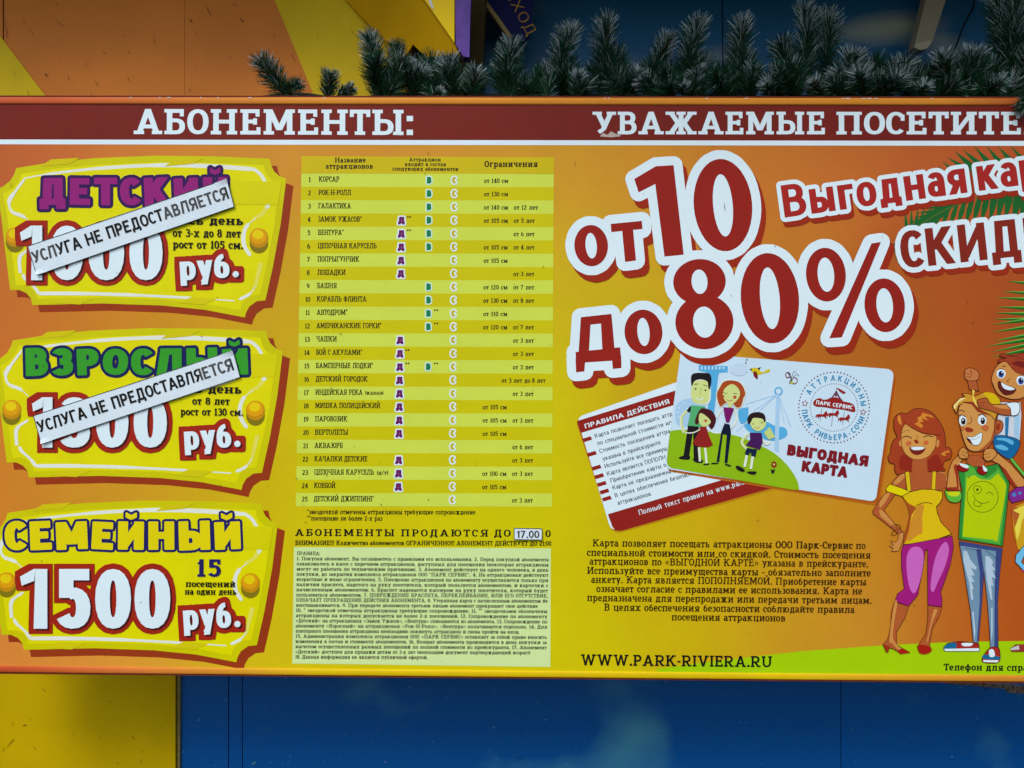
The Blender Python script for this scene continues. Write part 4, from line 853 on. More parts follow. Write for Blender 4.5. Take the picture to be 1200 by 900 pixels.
# child riding on the shoulders
it = []
it += fo(K1, [(150, 520), (175, 640), (250, 640), (300, 660), (275, 560), (270, 520)], SKD, False, .7) + fo(K1, [(110, 430), (125, 370), (180, 350), (250, 370), (295, 410), (300, 470), (265, 515), (160, 520), (115, 480)], mat((196, 118, 66)))
it += o_(K1, [(120, 430), (190, 430)], .5) + o_(K1, [(125, 470), (190, 470)], .5) + o_(K1, [(180, 370), (205, 420), (190, 470)], .5)
it += fo(M1, [(640, 190), (860, 190), (870, 330), (850, 600), (580, 560), (620, 330)], mat((206, 214, 224)), False, .6) + f_(M1, [(790, 330), (850, 330), (840, 590), (790, 570)], mat((160, 204, 230)), False)
it += f_(M1, [(695, 350), (738, 345), (725, 560), (695, 560)], mat((40, 120, 170)), False)
it += fo(M1, [(580, 550), (700, 545), (842, 595), (840, 680), (780, 770), (720, 785), (600, 700), (570, 620)], mat((20, 104, 158))) + f_(M1, [(610, 570), (700, 570), (780, 600), (770, 640), (690, 600), (620, 590)], mat((92, 180, 220))) + f_(M1, [(590, 650), (660, 640), (730, 680), (700, 700), (620, 680)], mat((92, 180, 220)))
it += fo(K1, [(480, 560), (465, 500), (490, 400), (560, 300), (680, 240), (800, 220), (960, 260), (1010, 420), (1000, 640), (900, 730), (780, 765), (640, 740), (540, 680)], mat((206, 142, 72)))
it += fo(K1, [(570, 190), (620, 165), (760, 185), (900, 150), (1010, 180), (1040, 300), (1030, 420), (900, 440), (780, 400), (680, 290), (640, 265), (550, 280), (570, 235), (650, 225)], mat((158, 60, 32))) + o_(K1, [(600, 210), (760, 200), (880, 240)], .6, mat((110, 30, 20))) + f_(K1, [(730, 290), (840, 260), (1000, 310), (1000, 360), (840, 340)], mat((120, 34, 26)))
for ex, ey in ((590, 425), (850, 515)): it += [(ds(K1, ex, ey, 60, 66), WHITE), (ds(K1, ex, ey + 10, 38, 46), mat((66, 86, 160))), (ds(K1, ex, ey, 24, 30), mat((16, 16, 60))), (ds(K1, ex + 12, ey - 14, 9), WHITE)]
it += o_(K1, [(540, 380), (580, 362), (630, 372)], .7) + o_(K1, [(820, 460), (870, 450), (910, 470)], .7) + o_(K1, [(600, 330), (650, 325)], .9)
it += fo(K1, [(560, 525), (640, 570), (780, 625), (740, 690), (640, 705), (570, 640), (548, 580)], mat((98, 30, 24)), True, .5) + f_(K1, [(590, 545), (650, 575), (770, 625), (700, 645), (620, 615)], WHITE) + o_(K1, [(710, 490), (672, 520), (690, 540)], .6)
multi('printed_child', it, 13, board)
# man
it = []
it += fo(M2, [(230, 60), (340, 0), (480, 60), (620, 30), (740, 230), (720, 460), (670, 900), (560, 880), (205, 825), (215, 600), (240, 300), (200, 110)], mat((44, 140, 50)), False, .8)
it += f_(M2, [(270, 100), (345, 20), (360, 60), (400, 140), (500, 180), (600, 110), (620, 70), (700, 220), (715, 280), (640, 880), (240, 810), (270, 300)], mat((84, 176, 60)), False) + f_(M2, [(290, 175), (370, 150), (440, 195), (540, 200), (620, 130), (705, 240), (700, 330), (612, 850), (560, 830), (246, 795), (275, 420)], mat((182, 206, 6)), False)
cm = M2((457, 378)); it += [(union(ribbon(disc(cm[0], cm[1], 18.2, 36) + [disc(cm[0], cm[1], 18.2, 36)[0]], .6)), OUT)]
ce = M2((402, 303)); it += [(union(ribbon(disc(ce[0], ce[1], 4.7, 16) + [disc(ce[0], ce[1], 4.7, 16)[0]], .55)), OUT), (union([disc(ce[0], ce[1], 1.5, 8)]), OUT)]
it += o_(M2, [(360, 355), (385, 410), (440, 445), (500, 440), (525, 425)]) + o_(M2, [(375, 415), (365, 455), (400, 482), (440, 470), (440, 440)]) + o_(M2, [(500, 345), (535, 328), (570, 362)])
it += fo(M2, [(140, 0), (100, 100), (75, 300), (215, 320), (220, 290), (200, 60), (235, 0), (300, -90), (260, -130), (200, -60)], SK, False, .7) + f_(M2, [(170, 30), (200, 60), (205, 290), (190, 290), (175, 160), (150, 60)], SKR, False) + f_(M2, [(75, 280), (190, 275), (215, 318), (78, 300)], SKR, False)
it += fo(M2, [(62, 310), (120, 325), (222, 318), (235, 390), (200, 435), (130, 435), (80, 395)], mat((92, 184, 60))) + f_(M2, [(80, 330), (210, 325), (195, 370), (120, 370)], mat((200, 214, 30)))
it += fo(M2, [(490, -100), (560, -120), (640, -60), (760, 40), (900, 200), (960, 260), (800, 280), (720, 190), (640, 40), (560, 0), (480, -20)], SK, False, .7) + f_(M2, [(640, 40), (700, 90), (800, 240), (830, 275), (790, 275), (710, 180)], SKR, False) + fo(M2, [(740, -20), (770, -30), (910, 140), (910, 190)], mat((96, 190, 70)), False, .5)
it += fo(M2, [(300, -60), (420, -60), (480, 0), (470, 60), (360, 60), (290, 20)], SKD, False, .4)
for q, sx in (((195, 40), 1), ((410, 90), 0)):
    pass
it += fo(M2, [(190, 60), (230, 30), (300, 70), (300, 100), (250, 115), (200, 95)], mat((146, 22, 20))) + f_(M2, [(210, 25), (300, 45), (300, 78), (240, 60)], WHITE) + fo(M2, [(395, 100), (430, 60), (500, 110), (480, 140), (430, 140)], mat((146, 22, 20))) + f_(M2, [(455, 45), (500, 85), (500, 110), (470, 105)], WHITE)
it += fo(M1, [(200, 300), (230, 210), (340, 180), (450, 260), (580, 330), (600, 380), (590, 510), (560, 600), (500, 680), (400, 710), (310, 690), (260, 600), (220, 450)], mat((210, 150, 76)))
it += f_(M1, [(580, 350), (600, 380), (590, 510), (560, 600), (500, 680), (400, 712), (470, 660), (540, 590), (572, 480)], mat((168, 84, 42)), False)
it += fo(M1, [(590, 400), (640, 380), (672, 430), (650, 500), (590, 525)], SKD) + f_(M1, [(600, 430), (635, 420), (630, 480), (600, 480)], SKR)
it += fo(M1, [(600, 340), (640, 230), (640, 160), (590, 110), (470, 85), (380, 130), (300, 100), (235, 100), (270, 130), (200, 160), (140, 220), (150, 260), (180, 310), (200, 230), (260, 190), (350, 190), (430, 270), (540, 330), (585, 380)], mat((206, 150, 44)), False, .7)
it += f_(M1, [(470, 90), (580, 105), (640, 200), (560, 210), (500, 140)], mat((216, 186, 10))) + f_(M1, [(150, 230), (220, 150), (280, 145), (200, 195), (165, 260), (150, 260)], mat((240, 222, 150)), False) + f_(M1, [(345, 60), (370, 65), (360, 130), (420, 270), (400, 250), (355, 180)], mat((236, 214, 90)), False)
it += f_(M1, [(250, 195), (350, 190), (430, 270), (540, 330), (480, 320), (400, 290), (340, 215)], SKR, False)
for ex, ey, rr2 in ((245, 385, 40), (450, 380, 46)): it += [(ds(M1, ex, ey, rr2, 56), WHITE), (ds(M1, ex + 6, ey + 8, 24, 36), mat((40, 20, 24))), (ds(M1, ex + 2, ey - 6, 8), WHITE)]
it += o_(M1, [(205, 335), (235, 325), (275, 345)], 1.0) + o_(M1, [(405, 330), (450, 318), (490, 350)], 1.0) + o_(M1, [(205, 280), (240, 275), (265, 295)], .8) + o_(M1, [(330, 340), (340, 390), (300, 420)], .5)
it += f_(M1, [(270, 460), (320, 458), (358, 485), (330, 505), (285, 500)], SKR) + f_(M1, [(245, 445), (265, 470), (245, 495), (225, 470)], mat((200, 110, 56))) + f_(M1, [(480, 430), (520, 455), (490, 495), (440, 455)], mat((196, 106, 56)))
it += fo(M1, [(285, 560), (360, 555), (440, 510), (445, 570), (420, 630), (370, 645), (320, 615)], WHITE, True, .5) + f_(M1, [(285, 562), (320, 580), (350, 635), (310, 610)], mat((90, 30, 24)), False) + o_(M1, [(330, 578), (380, 580), (430, 545)], .35)
it += fo(M1, [(400, 170), (460, 150), (500, 150), (520, 190), (560, 215), (710, 215), (760, 300), (740, 330), (640, 320), (560, 290), (470, 265), (410, 240)], SKD) + f_(M1, [(560, 225), (710, 222), (740, 260), (640, 255)], SK) + o_(M1, [(400, 200), (480, 195)], .5) + o_(M1, [(410, 228), (470, 230)], .5)
it += fo(M1, [(700, 210), (760, 192), (830, 200), (845, 260), (820, 320), (755, 330), (745, 260)], WHITE)
it += fo(M1, [(200, 720), (235, 670), (280, 685), (300, 740), (290, 780), (215, 780)], SK) + o_(M1, [(235, 710), (290, 735)], .5) + o_(M1, [(225, 740), (285, 765)], .5)
it += fo(M1, [(465, 720), (490, 685), (560, 680), (600, 730), (560, 790), (500, 810), (465, 780)], SK) + o_(M1, [(470, 745), (530, 730)], .5) + o_(M1, [(475, 780), (530, 765)], .5)
man = link('printed_man', None, board); multi('torso', it, 16, man)
it = []
J, JD, JL = mat((112, 146, 170)), mat((58, 72, 128)), mat((178, 202, 218))
it += fo(L1, [(620, -35), (925, 15), (905, 200), (890, 400), (895, 710), (840, 712), (835, 600), (820, 400), (795, 180), (780, 400), (755, 680), (720, 675), (700, 450), (660, 200)], J, False, .8)
it += f_(L1, [(740, 20), (775, 20), (795, 180), (780, 400), (755, 670), (745, 670), (765, 400), (765, 180)], JD, False) + f_(L1, [(880, 20), (922, 15), (905, 200), (890, 400), (893, 705), (868, 705), (870, 300)], JD, False) + f_(L1, [(620, -35), (925, 15), (920, 40), (628, -5)], JD, False)
it += f_(L1, [(650, 30), (675, 35), (700, 95), (745, 150), (735, 165), (705, 150), (730, 205), (705, 205), (728, 250), (705, 250), (725, 300), (712, 300), (720, 375), (705, 375), (690, 250), (675, 200), (650, 100)], JL, False)
it += f_(L1, [(805, 65), (835, 75), (860, 110), (850, 130), (875, 165), (855, 170), (878, 225), (850, 215), (862, 280), (845, 275), (855, 375), (842, 375), (825, 290), (815, 240), (805, 150)], JL, False) + f_(L1, [(712, 460), (722, 460), (735, 600), (728, 660)], JL, False) + f_(L1, [(845, 430), (855, 430), (855, 600), (845, 680)], JL, False)
it += o_(L1, [(665, 12), (775, 32)], .5) + o_(L1, [(805, 28), (890, 90)], .4)
it += fo(L1, [(512, 710), (540, 680), (620, 668), (730, 675), (760, 690), (762, 735), (520, 735)], mat((162, 40, 32)), False) + f_(L1, [(515, 710), (545, 682), (600, 680), (590, 718), (515, 725)], mat((26, 106, 150))) + f_(L1, [(515, 720), (760, 715), (760, 735), (522, 735)], WHITE, False) + f_(L1, [(640, 680), (715, 680), (700, 700), (650, 700)], WHITE)
it += fo(L1, [(840, 712), (895, 712), (908, 760), (900, 810), (850, 820), (785, 810), (790, 770)], mat((168, 44, 34))) + f_(L1, [(800, 760), (900, 775), (900, 795), (790, 790)], mat((26, 106, 150))) + f_(L1, [(788, 798), (898, 800), (890, 815), (790, 812)], WHITE, False) + f_(L1, [(830, 730), (860, 725), (870, 770), (835, 775)], WHITE)
multi('legs', it, 14, man)
# girl cut by the edge of the picture
it = []
it += f_(M2, [(765, 500), (850, 460), (960, 420), (1000, 700), (990, 1000), (830, 930), (790, 760)], mat((206, 160, 30)), False) + f_(M2, [(765, 500), (830, 490), (850, 560), (840, 660), (800, 700), (780, 600)], mat((180, 96, 40))) + f_(M2, [(780, 520), (900, 470), (960, 440), (930, 520), (870, 640), (850, 760), (820, 840), (800, 700), (850, 560)], mat((232, 218, 80)), False)
it += fo(M2, [(735, 340), (800, 290), (920, 250), (1060, 230), (1060, 360), (920, 400), (770, 445), (735, 400)], mat((128, 40, 140)), False) + [(ds(M2, 790, 355, 22), mat((70, 130, 190))), (ds(M2, 850, 340, 18), mat((70, 130, 190)))]
it += fo(L1, [(1080, -10), (1020, 60), (1015, 110), (1080, 180), (1120, 180), (1060, 110), (1080, 60), (1150, 20)], mat((110, 190, 228)), False) + f_(L1, [(1060, 170), (1080, 160), (1130, 180), (1120, 200)], mat((180, 60, 150)), False)
multi('printed_girl', it, 13, board); it = []
it += fo(L1, [(985, 715), (1020, 690), (1120, 690), (1200, 700), (1200, 740), (990, 740)], mat((150, 50, 50)), False, .5) + f_(L1, [(985, 715), (1040, 695), (1045, 725), (985, 730)], mat((196, 200, 200)), False)
multi('printed_shoe', it, 13, board)

# ------------------------------------------------------------------ wear: chips and specks on the film
sp = []; rnd = random.Random(3)
NOSP = 0
for k in range(150):
    x, y = rnd.uniform(0, 1200), rnd.uniform(125, 785); r_ = rnd.choice((.3, .4, .5, .5, .8))
    sp.append([(x + r_ * rnd.uniform(.5, 1.4) * math.cos(a * 1.05), y + r_ * rnd.uniform(.5, 1.3) * math.sin(a * 1.05)) for a in range(6)])
for x, y, a in ((673, 191, 70), (848, 243, 80), (1132, 352, 60), (848, 240, 85), (13, 216, 80)):
    sp.append(blade((x, y - 3.5), (x + 1.2, y + 3.5), .22))
flat('scuff_mark', union(sp), mat((92, 60, 20), key='scuff'), 30, board, kind='stuff')
ch = []
for k in range(26):
    x = rnd.choice((rnd.uniform(150, 330), rnd.uniform(985, 1045), rnd.uniform(0, 1200))); ch.append([(x, top(x) + 2.4), (x + rnd.uniform(1, 4), top(x) + 2.2), (x + rnd.uniform(1, 3), top(x) + 3.6), (x - .4, top(x) + 3.4)])
V, F = union(ch); me = bpy.data.meshes.new('paint_chip'); me.from_pydata([W(v[0], v[1], -.0036) for v in V], [], [f if area([V[i] for i in f]) < 0 else f[::-1] for f in F]); me.materials.append(mat((222, 206, 190), key='chip')); link('paint_chip', me, board, kind='stuff')
flat('peeled_patch', union([[(703, 160), (706, 156), (712, 158), (716, 154), (722, 157), (728, 156.5), (727, 160), (715, 161)]]), mat((190, 176, 164), var=.3, scale=80, key='peel'), 6, board)

# ------------------------------------------------------------------ paper strips stuck over the tickets
PAPER = mat((216, 232, 240), rough=.55, var=.04, key='paper', scale=20)
def paper(name, q, label, cat, group, lettering, tape):
    """q: corners TL TR BR BL on the drawing grid; slightly bowed sheet"""
    th = thing(name, label, cat, group)
    nx, ny = 40, 6; V = []; F = []
    for j in range(ny + 1):
        for i in range(nx + 1):
            u, v = i / nx, j / ny
            x = (q[0][0] * (1 - u) + q[1][0] * u) * (1 - v) + (q[3][0] * (1 - u) + q[2][0] * u) * v
            y = (q[0][1] * (1 - u) + q[1][1] * u) * (1 - v) + (q[3][1] * (1 - u) + q[2][1] * u) * v
            V.append(W(x, y, -.0050 - .00022 * math.sin(u * 9 + v * 2) * tape - .00012 * math.sin(u * 23) - (.004 * max(0, (u - v) - .93) / .07 + .004 * max(0, (v - u) - .94) / .06) * tape))
    for j in range(ny):
        for i in range(nx): a = j * (nx + 1) + i; F.append((a, a + nx + 1, a + nx + 2, a + 1))
    me = bpy.data.meshes.new('sheet'); me.from_pydata(V, [], F); me.materials.append(PAPER)
    sh = link('sheet', me, th); so = sh.modifiers.new('s', 'SOLIDIFY'); so.thickness = .0004; so.offset = -1
    edge = ribbon([q[0], q[1], q[2], q[3], q[0]], .7)
    V, F = union(edge); V2, F2 = lettering
    for nm, (V, F), m, yy in (('printed_border', (V, F), mat((52, 52, 58)), -.0058), ('strip_lettering', (V2, F2), INK, -.0060)):
        me = bpy.data.meshes.new(nm); me.from_pydata([W(v[0], v[1], yy) for v in V], [], [f if area([V[i] for i in f]) < 0 else f[::-1] for f in F]); me.materials.append(m); link(nm, me, sh)
    return th
STR = (.185, .155, False, .9, .7)
sa = math.degrees(math.atan2(78.4, 232.5))
q1 = [(34.5, 289), (267, 210.6), (275.5, 243), (45, 323)]
paper('paper_strip', q1, 'white paper strip stuck over the purple-named ticket', 'paper strip', 'paper strips stuck over the tickets', tmesh('УСЛУГА НЕ ПРЕДОСТАВЛЯЕТСЯ', STR, 42.5, 309.5, 14.2, 18.6, wid=240, track=.13), 1)
q2 = [(41, 487), (274, 411), (282.5, 442), (50.5, 520)]
paper('paper_strip', q2, 'white paper strip stuck over the green-named ticket', 'paper strip', 'paper strips stuck over the tickets', tmesh('УСЛУГА НЕ ПРЕДОСТАВЛЯЕТСЯ', STR, 48.5, 507.5, 14.2, 18.1, wid=239, track=.13), 1)
paper('time_sticker', [(602.5, 618.3), (635, 619), (635, 632), (602.5, 631.5)], 'small pale blue sticker reading 17.00 above the rules panel', 'sticker', None, tmesh('17.00', (.15, .13, False, 1, .7), 605.5, 629.5, 8.2, 0, wid=26), 0)
# clear tape over the strip ends
tm = bpy.data.materials.new('clear_tape'); tm.use_nodes = True; b_ = tm.node_tree.nodes['Principled BSDF']
b_.inputs['Base Color'].default_value = (.86, .9, .93, 1); b_.inputs['Alpha'].default_value = .07; b_.inputs['Roughness'].default_value = .12
def tape(q, par):
    me = bpy.data.meshes.new('clear_tape'); me.from_pydata([W(x, y, -.0066) for x, y in q], [], [(0, 3, 2, 1)]); me.materials.append(tm); link('clear_tape', me, par)
strips = [o for o in COL.objects if o.name.startswith('paper_strip')]
tape([(188, 238), (262, 214), (272, 243), (198, 268)], strips[0]); tape([(34, 290), (62, 281), (74, 312), (46, 323)], strips[0]); tape([(230, 425), (268, 413), (278, 446), (240, 458)], strips[1])

# ------------------------------------------------------------------ walls of the booth behind and below
OR = mat((206, 122, 44), rough=.42, var=.14, scale=5, bump=.03, key='wall_o'); YW = mat((212, 182, 10), rough=.42, var=.14, scale=5, key='wall_y')
def slab(name, pts, y, th, m, parent=None, **kw):
    return prism(name, [B(px, py, y) for px, py in pts], (0, th, 0), m, parent, **kw)
lw = thing('painted_panel_wall', 'orange painted panel wall with yellow triangles behind the board at upper left', 'wall')
YU = .24
slab('wall_panel', [(-220, -260), (3, -260), (3, 160), (-220, 160)], YU, .02, OR, lw)
slab('wall_panel', [(5, -260), (216.2, -260), (216.2, 160), (5, 160)], YU + .001, .02, OR, lw)
slab('wall_panel', [(216.6, -260), (548, -260), (540, 160), (216.6, 160)], YU, .02, OR, lw)
slab('yellow_triangle', [(-120, -40), (0, 42), (56, 116), (56, 155), (-120, 155)], YU - .0015, .001, YW, lw)
slab('yellow_triangle', [(322, 0), (300, -60), (545, -60), (478, 60), (478, 155), (388, 155), (368, 112)], YU - .0015, .001, YW, lw)
slab('brown_edge', [(538, 40), (556, -60), (572, -60), (562, 160), (480, 160), (484, 52)], YU - .003, .06, mat((72, 58, 22), key='br'), lw)
def scuff(par, strokes, y, col):
    Vs, Fs = union([q for a, b, w_ in strokes for q in [blade(a, b, w_)]])
    me = bpy.data.meshes.new('scuff_mark'); me.from_pydata([B(v[0], v[1], y) for v in Vs], [], [f if area([Vs[i] for i in f]) < 0 else f[::-1] for f in Fs]); me.materials.append(col); link('scuff_mark', me, par, kind='stuff')
rs = random.Random(5)
scuff(lw, [((240 + rs.uniform(-2, 2), 5), (247, 18), .5), ((280, 20), (285, 25), .6), ((222, 21), (225, 26), .8), ((52, 86), (54.5, 88), 1.1), ((110, 92), (115, 101), .3), ((6, 20), (8, 44), .4), ((150, 60), (152, 62), .6), ((268, 66), (270, 67), .6), ((100, 70), (101, 79), .25), ((60, 20), (75, 31), .25), ((180, 40), (181, 52), .3), ((340, 60), (346, 72), .3), ((300, 90), (303, 98), .3)] + [((x, y), (x + rs.uniform(1, 4), y + rs.uniform(1, 7)), rs.uniform(.15, .4)) for x, y in [(rs.uniform(5, 470), rs.uniform(2, 108)) for _ in range(34)]], YU - .0018, mat((112, 66, 30), key='ws'))
# beam with a purple end
YD = .05
bm_ = thing('sloping_canopy_beam', 'yellow boxed beam with a purple edge jutting out above the board', 'beam')
YB = mat((206, 160, 6), rough=.5, var=.12, scale=6, key='beam')
# underside: wide sloping face running back to the wall
def hexa(name, pts, m, parent, F):
    me = bpy.data.meshes.new(name); me.from_pydata(pts, [], F); me.materials.append(m)
    import bmesh
    b = bmesh.new(); b.from_mesh(me); bmesh.ops.recalc_face_normals(b, faces=b.faces); b.to_mesh(me); b.free()
    return link(name, me, parent)
def plane_pts(ref, pts):                       # points of one flat board given by three known corners
    P = [Vector(B(*r)) for r in ref]; nrm = (P[1] - P[0]).cross(P[2] - P[0]); o = Vector((0, -D, 0)); out = []
    for px, py in pts:
        d = Vector(B(px, py, 0)) - o; out.append(tuple(o + d * ((P[0] - o).dot(nrm) / d.dot(nrm))))
    return out
A = plane_pts([(497, -4, .10), (532, 50, .10), (405, 0, .232)], [(463, -56), (366, -38), (405, 0), (440, 36), (474, 68), (484, 52), (490, 58), (500, 67), (516, 66), (538, 64), (532, 50), (497, -4)])
n = len(A)
hexa('underside_board', A + [(p[0] + .004, p[1] + .02, p[2] + .012) for p in A], YB, bm_, [tuple(range(n)), tuple(range(2 * n - 1, n - 1, -1))] + [(i, (i + 1) % n, (i + 1) % n + n, i + n) for i in range(n)])
slab('face_board', [(470, -40), (532.5, -40), (532.5, 50)], .095, .012, mat((222, 190, 4), key='fb', var=.08), bm_)
slab('purple_edge', [(533, -60), (555, -60), (551, 20), (550, 67), (543, 66), (534, 52)], .09, .03, mat((92, 66, 148), var=.3, scale=26, bump=.12, key='pur'), bm_)
slab('sticker', [(499, -8), (503, -8), (508.5, 11), (505, 8)], .0935, .001, mat((190, 200, 210), key='stk'), bm_)
# exit sign
ex = thing('exit_sign', 'tilted dark blue sign with gold letters hanging above the fir garland', 'sign')
NB = mat((26, 30, 92), rough=.35, key='exs', var=.12)
exq = [(563, -32), (566, -40), (640, -52), (622, 47), (612, 48), (598, 41)]
slab('sign_plate', [(552, -22), (600, -72), (626, -10), (621.5, 42), (612.5, 48), (598, 43)], .30, .012, NB, ex)
slab('sign_edge', [(549, -22), (553, -24), (600, 42), (597, 46)], .296, .016, mat((168, 150, 96), key='exe', var=.25), ex)
lt = tmesh('ВЫХОД', (.09, .08, False, .8, .7), 583, -24, 12.5, -62, wid=75, track=.2)
me = bpy.data.meshes.new('sign_lettering'); me.from_pydata([B(v[0], v[1], .297) for v in lt[0]], [], [f if area([lt[0][i] for i in f]) < 0 else f[::-1] for f in lt[1]]); me.materials.append(mat((176, 140, 50), key='gold')); link('sign_lettering', me, ex)
# recessed blue back wall painted with clouds
def cloudmat(key, sky_c, cl_c, sx, sy, thr, seed, blobs=()):
    m = bpy.data.materials.new(key); m.use_nodes = True; n = m.node_tree.nodes; l = m.node_tree.links; b = n['Principled BSDF']
    tc = n.new('ShaderNodeTexCoord'); mp = n.new('ShaderNodeMapping'); mp.inputs['Scale'].default_value = (sx, 1, sy); mp.inputs['Location'].default_value = (seed, 0, seed)
    no = n.new('ShaderNodeTexNoise'); no.inputs['Scale'].default_value = 1; no.inputs['Detail'].default_value = 3; no.inputs['Roughness'].default_value = .45
    l.new(tc.outputs['Object'], mp.inputs[0]); l.new(mp.outputs[0], no.inputs['Vector'])
    cr = n.new('ShaderNodeValToRGB'); cr.color_ramp.elements[0].position = thr; cr.color_ramp.elements[0].color = (*lin(sky_c), 1); cr.color_ramp.elements[1].position = thr + .42; cr.color_ramp.elements[1].color = (*lin(cl_c), 1)
    last = no.outputs['Fac']
    for cx_, cz_, rx_, rz_ in blobs:
        mb = n.new('ShaderNodeMapping'); mb.inputs['Scale'].default_value = (1 / rx_, 0, 1 / rz_); mb.inputs['Location'].default_value = (-cx_ / rx_, 0, -cz_ / rz_)
        ge = n.new('ShaderNodeTexGradient'); ge.gradient_type = 'SPHERICAL'; ma = n.new('ShaderNodeMath'); ma.operation = 'MULTIPLY_ADD'; ma.inputs[1].default_value = .36
        l.new(tc.outputs['Object'], mb.inputs[0]); l.new(mb.outputs[0], ge.inputs[0]); l.new(ge.outputs['Fac'], ma.inputs[0]); l.new(last, ma.inputs[2]); last = ma.outputs[0]
    l.new(last, cr.inputs[0])
    n3 = n.new('ShaderNodeTexNoise'); n3.inputs['Scale'].default_value = 160; l.new(tc.outputs['Object'], n3.inputs['Vector'])
    sg = n.new('ShaderNodeMapRange'); sg.inputs['From Min'].default_value = .72; sg.inputs['From Max'].default_value = .78; l.new(n3.outputs['Fac'], sg.inputs['Value'])
    mix = n.new('ShaderNodeMix'); mix.data_type = 'RGBA'; mix.inputs[7].default_value = (.25, .4, .5, 1); l.new(sg.outputs[0], mix.inputs[0]); l.new(cr.outputs[0], mix.inputs[6]); l.new(mix.outputs[2], b.inputs['Base Color'])
    b.inputs['Roughness'].default_value = .3
    return m
bw = thing('cloud_painted_wall', 'dark blue back wall painted with grey clouds behind the fir garland', 'wall')
def bl2(x, y, rx, ry): p = B(x, y, .42); k = S * (D + .42) / D; return (p[0], p[2], rx * k, ry * k)
CM = cloudmat('cloud_paint_dark', (8, 88, 140), (150, 164, 156), 2.2, 5.5, .62, 3.3, [bl2(x, y, a, b) for x, y, a, b in ((715, 85, 60, 55), (790, 95, 70, 60), (860, 70, 60, 60), (1000, 40, 80, 40), (1060, 30, 80, 30), (1110, 55, 60, 20), (640, 100, 40, 30))])
slab('wall_panel', [(470, -160), (846, -160), (846, 170), (470, 170)], .42, .02, CM, bw)
slab('wall_panel', [(847.5, -160), (1500, -160), (1500, 170), (847.5, 170)], .42, .02, CM, bw)
cl = thing('shade_ceiling', 'unseen ceiling slabs added above the walls to shade them', 'ceiling')  # out-of-view ceiling, added and sized to keep the walls behind in shade
slab_b = box('shade_slab', (-.12, -.42, 1.13), (2.2, 1.3, 1.16), mat((60, 70, 80), key='ceil'), cl)
box('shade_slab', (-1.8, -.15, 1.14), (-.122, 1.3, 1.17), mat((60, 70, 80), key='ceil'), cl)  # second unseen slab, added to dim the upper left wall
lf = thing('tube_lamp', 'unlit grey tube lamp casing tilted above the garland at right', 'lamp')
slab('lamp_casing', [(1092, -30), (1118, -30), (1092, 50), (1086, 57), (1078, 59), (1071, 56)], .34, .03, mat((150, 148, 132), key='lamp', rough=.5), lf)
slab('lamp_end_cap', [(1071, 55), (1078, 58.5), (1086, 57), (1092, 49), (1089, 47), (1074, 51)], .3385, .0315, mat((176, 172, 150), key='lampc'), lf)
wl = [B(x, y, .4) for x, y in ((1148, -30), (1140, 10), (1130, 28), (1118, 60), (1110, 100))]
def tube(name, pts, r, m, parent=None, n=6, **kw):
    V = []; F = []
    for i, p in enumerate(pts):
        p = Vector(p); t = (Vector(pts[min(i + 1, len(pts) - 1)]) - Vector(pts[max(i - 1, 0)])).normalized(); a = t.orthogonal().normalized(); b = t.cross(a)
        rr_ = r[i] if isinstance(r, (list, tuple)) else r
        for k in range(n): q = 2 * math.pi * k / n; V.append(p + (a * math.cos(q) + b * math.sin(q)) * rr_)
    for i in range(len(pts) - 1):
        for k in range(n): F.append((i * n + k, i * n + (k + 1) % n, (i + 1) * n + (k + 1) % n, (i + 1) * n + k))
    me = bpy.data.meshes.new(name); me.from_pydata(V, [], F); me.materials.append(m); me.polygons.foreach_set('use_smooth', [True] * len(F)); return link(name, me, parent, **kw)
tube('lamp_cable', wl, .0022, mat((14, 18, 26), key='cab'), lf)

# lower walls
ly = thing('yellow_wall_panel', 'yellow painted wall panel below the board at lower left', 'wall')
YL = mat((190, 160, 2), rough=.4, var=.12, scale=5, bump=.03, key='wall_yl')
slab('wall_panel', [(-220, 745), (205.5, 745), (205.5, 1060), (-220, 1060)], .30, .02, YL, ly)
slab('worn_edge', [(208.2, 760), (211.5, 760), (211, 850), (210.2, 1060), (207.5, 1060), (208, 860)], .298, .03, mat((120, 112, 70), var=.4, scale=40, bump=.15, key='wedge'), ly)
scuff(ly, [((6, 878), (16, 866), .4), ((26, 851), (30, 849), .7), ((2, 882), (5, 877), .3)] + [((x, y), (x + rs.uniform(1, 5), y + rs.uniform(-3, 6)), rs.uniform(.15, .4)) for x, y in [(rs.uniform(5, 195), rs.uniform(800, 895)) for _ in range(18)]], .298, mat((110, 84, 20), key='ws2'))
lb = thing('blue_wall_panel', 'glossy blue painted wall with pale clouds below the board', 'wall')
def bl(x, y, d, rx, ry): p = B(x, y, d); k = S * (D + d) / D; return (p[0], p[2], rx * k, ry * k)
CM2 = cloudmat('cloud_paint_blue', (2, 78, 146), (70, 140, 160), 4, 5, .60, 11.7, [bl(735, 870, .305, 60, 52), bl(690, 925, .305, 110, 60)])
for a, b in ((211.5, 267.2), (268.4, 283.5), (284.6, 985), (986, 1500)):
    slab('wall_panel', [(a, 745), (b, 745), (b, 1060), (a, 1060)], .305, .02, CM2, lb)
scuff(lb, [((x, y), (x + rs.uniform(-3, 5), y + rs.uniform(1, 9)), rs.uniform(.15, .5)) for x, y in [(rs.uniform(225, 1190), rs.uniform(806, 896)) for _ in range(46)]] + [((380, 826), (386, 829), .6), ((764, 829), (769, 829), .5), ((293, 897), (300, 893), 1.6), ((1190, 812), (1195, 818), .7), ((998, 853), (1000, 855), 1.2)], .3032, mat((60, 110, 140), key='ws3'))
